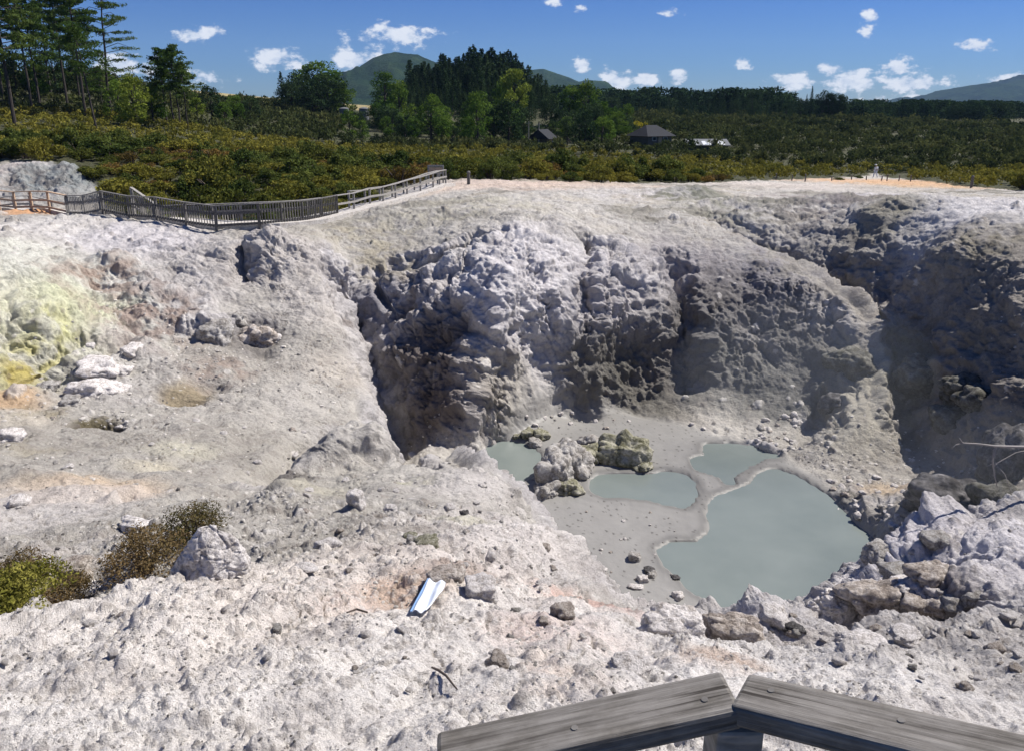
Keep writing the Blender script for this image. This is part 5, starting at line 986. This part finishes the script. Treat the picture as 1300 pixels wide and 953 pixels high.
def gravel():
    bm = bmesh.new(); bmesh.ops.create_icosphere(bm, subdivisions=1, radius=1); bv = np.array([v.co[:] for v in bm.verts]); bf = np.array([[v.index for v in f.verts] for f in bm.faces]); bm.free()
    pts = ZM['pts']; n = len(pts); d = np.linalg.norm(pts, axis=1); R_ = d*.0011*np.exp(rng.normal(0, .45, n)); R_ = np.minimum(R_, .09)
    V = bv[None]*(1+rng.uniform(-.3, .3, (n, len(bv), 1)))*np.stack([R_*rng.uniform(.8, 1.5, n), R_*rng.uniform(.7, 1.2, n), R_*rng.uniform(.45, .9, n)], 1)[:, None]
    a = rng.uniform(0, 6.28, n)[:, None]; x_, y_ = V[..., 0].copy(), V[..., 1].copy(); V[..., 0] = x_*np.cos(a)-y_*np.sin(a); V[..., 1] = x_*np.sin(a)+y_*np.cos(a); V = V+pts[:, None]+np.array([0, 0, .15])*R_[:, None, None]
    F_ = (bf[None]+np.arange(n)[:, None, None]*len(bv)).reshape(-1, 3); g = rng.choice([.75, .68, .6, .45, .28, .16], n, p=[.25, .2, .2, .15, .12, .08])
    col = np.repeat(np.stack([g, g*.955, g*.91], 1), len(bv), 0); me = mesh_np('gravel', V.reshape(-1, 3), F_, (M_TER,), False, {'col': col, 'wet': np.full(len(col), .0)})
    tag(link('gravel', me), 'fine loose gravel strewn over the pale crater slopes', 'gravel', None, 'stuff')
gravel()
# ------------------------------------------------------------------ near plants, dead branch, litter
def near_bush(px, py, wpx, hs_, m, label, n=5200, leaf=.05, name='bush', w2=1.0, sm=M_TWIGD):
    p = hitd(px, py); d = math.dist(p, (0, 0, 0)); R_ = wpx/2/FPX*d
    root = link(name, None, None, p, (0, 0, random.uniform(0, 1)*0), (R_, R_*w2, R_)); tag(root, label, 'bush')
    link('foliage', vm('foliage', bush_arrays(n, 46, leaf, 1, hs_), m), root); o = stems(26, 1, hs_, .02).build('stem', sm, root); return root
near_bush(243, 682, 84, .9, M_BUSHN, 'low brown green bush in the dip left of the jagged white rock, upper part', 5200, .07, w2=1.2)
near_bush(186, 715, 96, 1.0, M_BUSHN, 'low dark green bush in the dip left of the jagged white rock, lower part', 5200, .07, w2=1.2)
near_bush(18, 758, 112, .5, M_FERN, 'yellow green fern like bush at the bottom left edge', 5600, .08, 'fern_bush')
near_bush(78, 757, 74, .5, M_BUSHN, 'brownish low bush touching the yellow green one', 3600, .08)
near_bush(28, 722, 80, .5, M_BUSHN, 'small brownish bush higher at the left edge', 3000, .08, 'fern_bush')
for px, py, lb in ((466, 232+2, 'low dry tuft beside the climbing fence'), (1090, 226, 'low yellow green tuft left of the walking person'), (1066, 228, 'small green tuft on the plateau beside the marker posts')):
    p = hitd(px, py); place_bush(p[0], p[1], .8, .5, lb, None, z=p[2])
def branch():
    b = Vector(at(1360, 600, 11.5)); root = link('dead_branch', None, None, b); tag(root, 'bare grey dead branch reaching in from the right edge over the pit', 'branch')
    def tw(pts, r0, r1, nm):
        P_ = [Vector(at(*p))-b for p in pts]; n = len(P_); MB().tube(P_, [r0+(r1-r0)*i/(n-1) for i in range(n)], 6).build(nm, M_TWIG, root, smooth=True)
    tw([(1380, 575, 11.5), (1300, 567, 11.4), (1264, 566, 11.3), (1240, 563, 11.2), (1222, 562, 11.2), (1218, 556, 11.2)], .03, .006, 'limb')
    tw([(1222, 562, 11.2), (1214, 564, 11.2), (1209, 568, 11.1)], .008, .004, 'twig'); tw([(1264, 566, 11.3), (1260, 585, 11.3), (1263, 605, 11.25), (1266, 618, 11.2)], .018, .006, 'twig')
    tw([(1262, 590, 11.3), (1272, 584, 11.4), (1290, 574, 11.4), (1310, 570, 11.5)], .01, .006, 'twig'); tw([(1264, 588, 11.3), (1276, 602, 11.2), (1284, 626, 11.2)], .008, .004, 'twig'); tw([(1260, 588, 11.3), (1252, 592, 11.2)], .007, .003, 'twig')
    tw([(1380, 610, 11.6), (1310, 636, 11.5), (1290, 642, 11.4), (1276, 655, 11.3), (1268, 662, 11.3), (1262, 660, 11.3)], .02, .007, 'limb'); tw([(1276, 655, 11.3), (1282, 672, 11.4), (1290, 690, 11.6)], .012, .008, 'twig')
branch()
def litter():
    c = Vector(hitd(541, 762)); M_PL = plain('pale_plastic', (.66, .71, .8), .4)
    root = link('folded_sheet', None, None, c); tag(root, 'folded white plastic sheet lying on the ground below the flat brown rock', 'litter')
    A0, A1, B0, B1 = (Vector(hitd(*q))-c+Vector((0, 0, z)) for q, z in (((523, 772), .05), ((556, 770), .05), ((546, 744), .10), ((566, 752), .12)))
    n = 12; V = []
    for i in range(n):
        for j in range(n):
            u, v = i/(n-1), j/(n-1); p = A0.lerp(A1, u*(.55+.45*v)).lerp(B0.lerp(B1, u), v); p.z += .022*math.sin(u*8+v*2)+.01*math.sin(v*9+u*4); V.append(tuple(p))
    o = MB().poly(V, [(i*n+j, (i+1)*n+j, (i+1)*n+j+1, i*n+j+1) for i in range(n-1) for j in range(n-1)]).build('sheet', M_PL, root, smooth=True); md = o.modifiers.new('thick', 'SOLIDIFY'); md.thickness = .003
    MB().box(A0+Vector((-.01, 0, .01)), B0+Vector((-.01, 0, .012)), .018, .01).build('blue_edge', plain('blue_edge', (.22, .36, .6), .4), root)
litter()
for pts, lb in (([(548, 832), (556, 842), (566, 850), (580, 862)], 'thin dark stick lying at the bottom centre'), ([(440, 770), (452, 765), (466, 768)], 'short pale twig on the white ground')):
    P_ = [Vector(hitd(a, b_))+Vector((0, 0, .03)) for a, b_ in pts]; r_ = MB().tube([p-P_[0] for p in P_], [.008, .01, .009, .006][:len(P_)], 6).build('stick', M_TWIGD, loc=P_[0]); tag(r_, lb, 'stick')
# ------------------------------------------------------------------ air
st_m = bpy.data.materials.new('steam_vapour'); st_m.use_nodes = True; nt = st_m.node_tree; nt.nodes.clear(); o_ = N(nt, 'ShaderNodeOutputMaterial'); v_ = N(nt, 'ShaderNodeVolumePrincipled')
v_.inputs['Color'].default_value = (.85, .92, 1, 1); v_.inputs['Density'].default_value = .016; nt.links.new(v_.outputs[0], o_.inputs['Volume'])
for c_, r3_ in ((Vector(atz(1010, 560, -12.5))+Vector((0, 0, 2.6)), (5.2, 2.6, 3.4)), (Vector(at(1240, 600, 21)), (3.4, 1.8, 2.2))):
    bm = bmesh.new(); bmesh.ops.create_icosphere(bm, subdivisions=4, radius=1); me = bpy.data.meshes.new('steam')
    for v in bm.verts: v.co = Vector((v.co.x*r3_[0], v.co.y*r3_[1], v.co.z*r3_[2]))
    bm.to_mesh(me); bm.free(); me.materials.append(st_m); o_ = link('steam', me, None, c_); o_['kind'] = 'stuff'
hz_m = bpy.data.materials.new('haze_air'); hz_m.use_nodes = True; nt = hz_m.node_tree; nt.nodes.clear(); o_ = N(nt, 'ShaderNodeOutputMaterial'); v_ = N(nt, 'ShaderNodeVolumePrincipled')
v_.inputs['Color'].default_value = (.42, .64, 1, 1); v_.inputs['Density'].default_value = 5.5e-5; nt.links.new(v_.outputs[0], o_.inputs['Volume'])
MB().poly([(x, y, z) for z in (-22, 520) for x, y in ((-6200, -60), (6200, -60), (6200, 6600), (-6200, 6600))], [(3, 2, 1, 0), (4, 5, 6, 7), (0, 1, 5, 4), (1, 2, 6, 5), (2, 3, 7, 6), (3, 0, 4, 7)]).build('haze', hz_m)['kind'] = 'stuff'
# ------------------------------------------------------------------ world, sun, camera
AZ, EL = math.radians(66), math.radians(51)      # right of forward
w = bpy.data.worlds.new('World'); bpy.context.scene.world = w; w.use_nodes = True; nt = w.node_tree; nt.nodes.clear()
out = N(nt, 'ShaderNodeOutputWorld'); bg = N(nt, 'ShaderNodeBackground'); bg.inputs[1].default_value = .058
sky = N(nt, 'ShaderNodeTexSky', sky_type='NISHITA'); sky.sun_disc = False; sky.sun_elevation = EL; sky.sun_rotation = AZ; sky.altitude = 300; sky.air_density = 1.0; sky.dust_density = .25; sky.ozone_density = 1.0
tc = N(nt, 'ShaderNodeTexCoord'); sx = N(nt, 'ShaderNodeSeparateXYZ'); nt.links.new(tc.outputs['Generated'], sx.inputs[0])
mxy = N(nt, 'ShaderNodeMath', operation='MAXIMUM', _1=.05); nt.links.new(sx.outputs[1], mxy.inputs[0])
du = N(nt, 'ShaderNodeMath', operation='DIVIDE'); nt.links.new(sx.outputs[0], du.inputs[0]); nt.links.new(mxy.outputs[0], du.inputs[1])
dw = N(nt, 'ShaderNodeMath', operation='DIVIDE'); nt.links.new(sx.outputs[2], dw.inputs[0]); nt.links.new(mxy.outputs[0], dw.inputs[1])
cb = N(nt, 'ShaderNodeCombineXYZ'); nt.links.new(du.outputs[0], cb.inputs[0]); nt.links.new(dw.outputs[0], cb.inputs[1])
CL = [(250, 43, 28, 9, 1), (350, 74, 32, 14, 1), (455, 77, 36, 15, 1), (505, 47, 46, 13, 1), (737, 84, 16, 8, .8), (782, 102, 20, 15, 1), (820, 102, 22, 8, 1), (858, 99, 14, 7, 1), (945, 83, 12, 6, .8), (1010, 104, 30, 10, 1), (1057, 89, 18, 7, 1), (1085, 103, 40, 12, 1.1), (1105, 22, 16, 9, .8), (1100, 40, 10, 14, .6), (1140, 86, 16, 9, 1.1), (1160, 106, 40, 11, 1.1), (1240, 58, 25, 7, .9), (1275, 103, 26, 8, 1), (1160, 130, 70, 12, .8), (705, 3, 14, 6, .7), (735, 9, 12, 6, .7), (150, 85, 30, 15, 1), (192, 86, 20, 10, .9), (850, 17, 18, 6, .6), (255, 100, 30, 8, .9), (1000, 128, 30, 6, .6)]
nn = N(nt, 'ShaderNodeTexNoise'); nn.inputs['Scale'].default_value = 42; nn.inputs['Detail'].default_value = 7; nn.inputs['Roughness'].default_value = .62
sc = N(nt, 'ShaderNodeVectorMath', operation='MULTIPLY'); sc.inputs[1].default_value = (1, 1.7, 1); nt.links.new(cb.outputs[0], sc.inputs[0]); nt.links.new(sc.outputs[0], nn.inputs['Vector'])
prev = None
for px, py, rx, ry, s in CL:
    d = ray(px, py); u0, w0 = d[0]/d[1], d[2]/d[1]
    a = N(nt, 'ShaderNodeVectorMath', operation='SUBTRACT'); a.inputs[1].default_value = (u0, w0, 0); nt.links.new(cb.outputs[0], a.inputs[0])
    b = N(nt, 'ShaderNodeVectorMath', operation='MULTIPLY'); b.inputs[1].default_value = (1000/rx, 1000/ry, 0); nt.links.new(a.outputs[0], b.inputs[0])
    l = N(nt, 'ShaderNodeVectorMath', operation='LENGTH'); nt.links.new(b.outputs[0], l.inputs[0])
    q = N(nt, 'ShaderNodeMath', operation='SUBTRACT', _0=s); nt.links.new(l.outputs['Value'], q.inputs[1])
    if prev is None: prev = q.outputs[0]
    else:
        m = N(nt, 'ShaderNodeMath', operation='MAXIMUM'); nt.links.new(prev, m.inputs[0]); nt.links.new(q.outputs[0], m.inputs[1]); prev = m.outputs[0]
nm = N(nt, 'ShaderNodeMath', operation='MULTIPLY_ADD', _1=4.4, _2=-2.25); nt.links.new(nn.outputs[0], nm.inputs[0])
ad = N(nt, 'ShaderNodeMath', operation='ADD'); nt.links.new(prev, ad.inputs[0]); nt.links.new(nm.outputs[0], ad.inputs[1])
mr = N(nt, 'ShaderNodeMapRange', interpolation_type='SMOOTHSTEP'); mr.inputs[1].default_value = -.2; mr.inputs[2].default_value = .6; mr.inputs[4].default_value = .93; nt.links.new(ad.outputs[0], mr.inputs[0])
gt = N(nt, 'ShaderNodeMath', operation='GREATER_THAN', _1=.06); nt.links.new(sx.outputs[1], gt.inputs[0]); ff = N(nt, 'ShaderNodeMath', operation='MULTIPLY'); nt.links.new(mr.outputs[0], ff.inputs[0]); nt.links.new(gt.outputs[0], ff.inputs[1])
sat = N(nt, 'ShaderNodeHueSaturation'); sat.inputs['Saturation'].default_value = 1.12; sat.inputs['Value'].default_value = 1.0; nt.links.new(sky.outputs[0], sat.inputs['Color'])
tint = ramp(nt, dw.outputs[0], [(.0, (.42, .60, .98)), (.05, (.32, .53, .98)), (.15, (.22, .44, .98)), (.6, (.3, .55, 1.0))])
ccol = ramp(nt, nn.outputs[0], [(.38, (.62, .70, .82)), (.58, (1, 1, 1))]); ccol = mixc(nt, 1.0, ccol, (11.0, 11.2, 11.6), 'MULTIPLY')
nt.links.new(mixc(nt, ff.outputs[0], mixc(nt, 1.0, sat.outputs[0], tint, 'MULTIPLY'), ccol), bg.inputs[0]); nt.links.new(bg.outputs[0], out.inputs[0])
sd = bpy.data.lights.new('sun', 'SUN'); sd.energy = 5.0; sd.angle = math.radians(.53); sd.color = (1, .945, .86)
so = bpy.data.objects.new('sun', sd); C.objects.link(so)
sv = Vector((math.sin(AZ)*math.cos(EL), math.cos(AZ)*math.cos(EL), math.sin(EL))); so.rotation_euler = sv.to_track_quat('Z', 'Y').to_euler(); so.location = sv*200
cam = bpy.data.cameras.new('camera'); cam.sensor_width = 36; cam.lens = 36*FPX/1300; cam.shift_y = -45/1300; cam.clip_end = 20000; cam.clip_start = .05
co = bpy.data.objects.new('camera', cam); C.objects.link(co); co.rotation_euler = (math.pi/2-PIT, 0, 0); bpy.context.scene.camera = co
s = bpy.context.scene; s.view_settings.view_transform = 'Standard'; s.view_settings.look = 'None'; s.view_settings.exposure = .6; s.view_settings.gamma = 1
s.cycles.max_bounces = 4; s.cycles.diffuse_bounces = 2; s.cycles.transmission_bounces = 3; s.cycles.transparent_max_bounces = 16; s.cycles.volume_bounces = 0
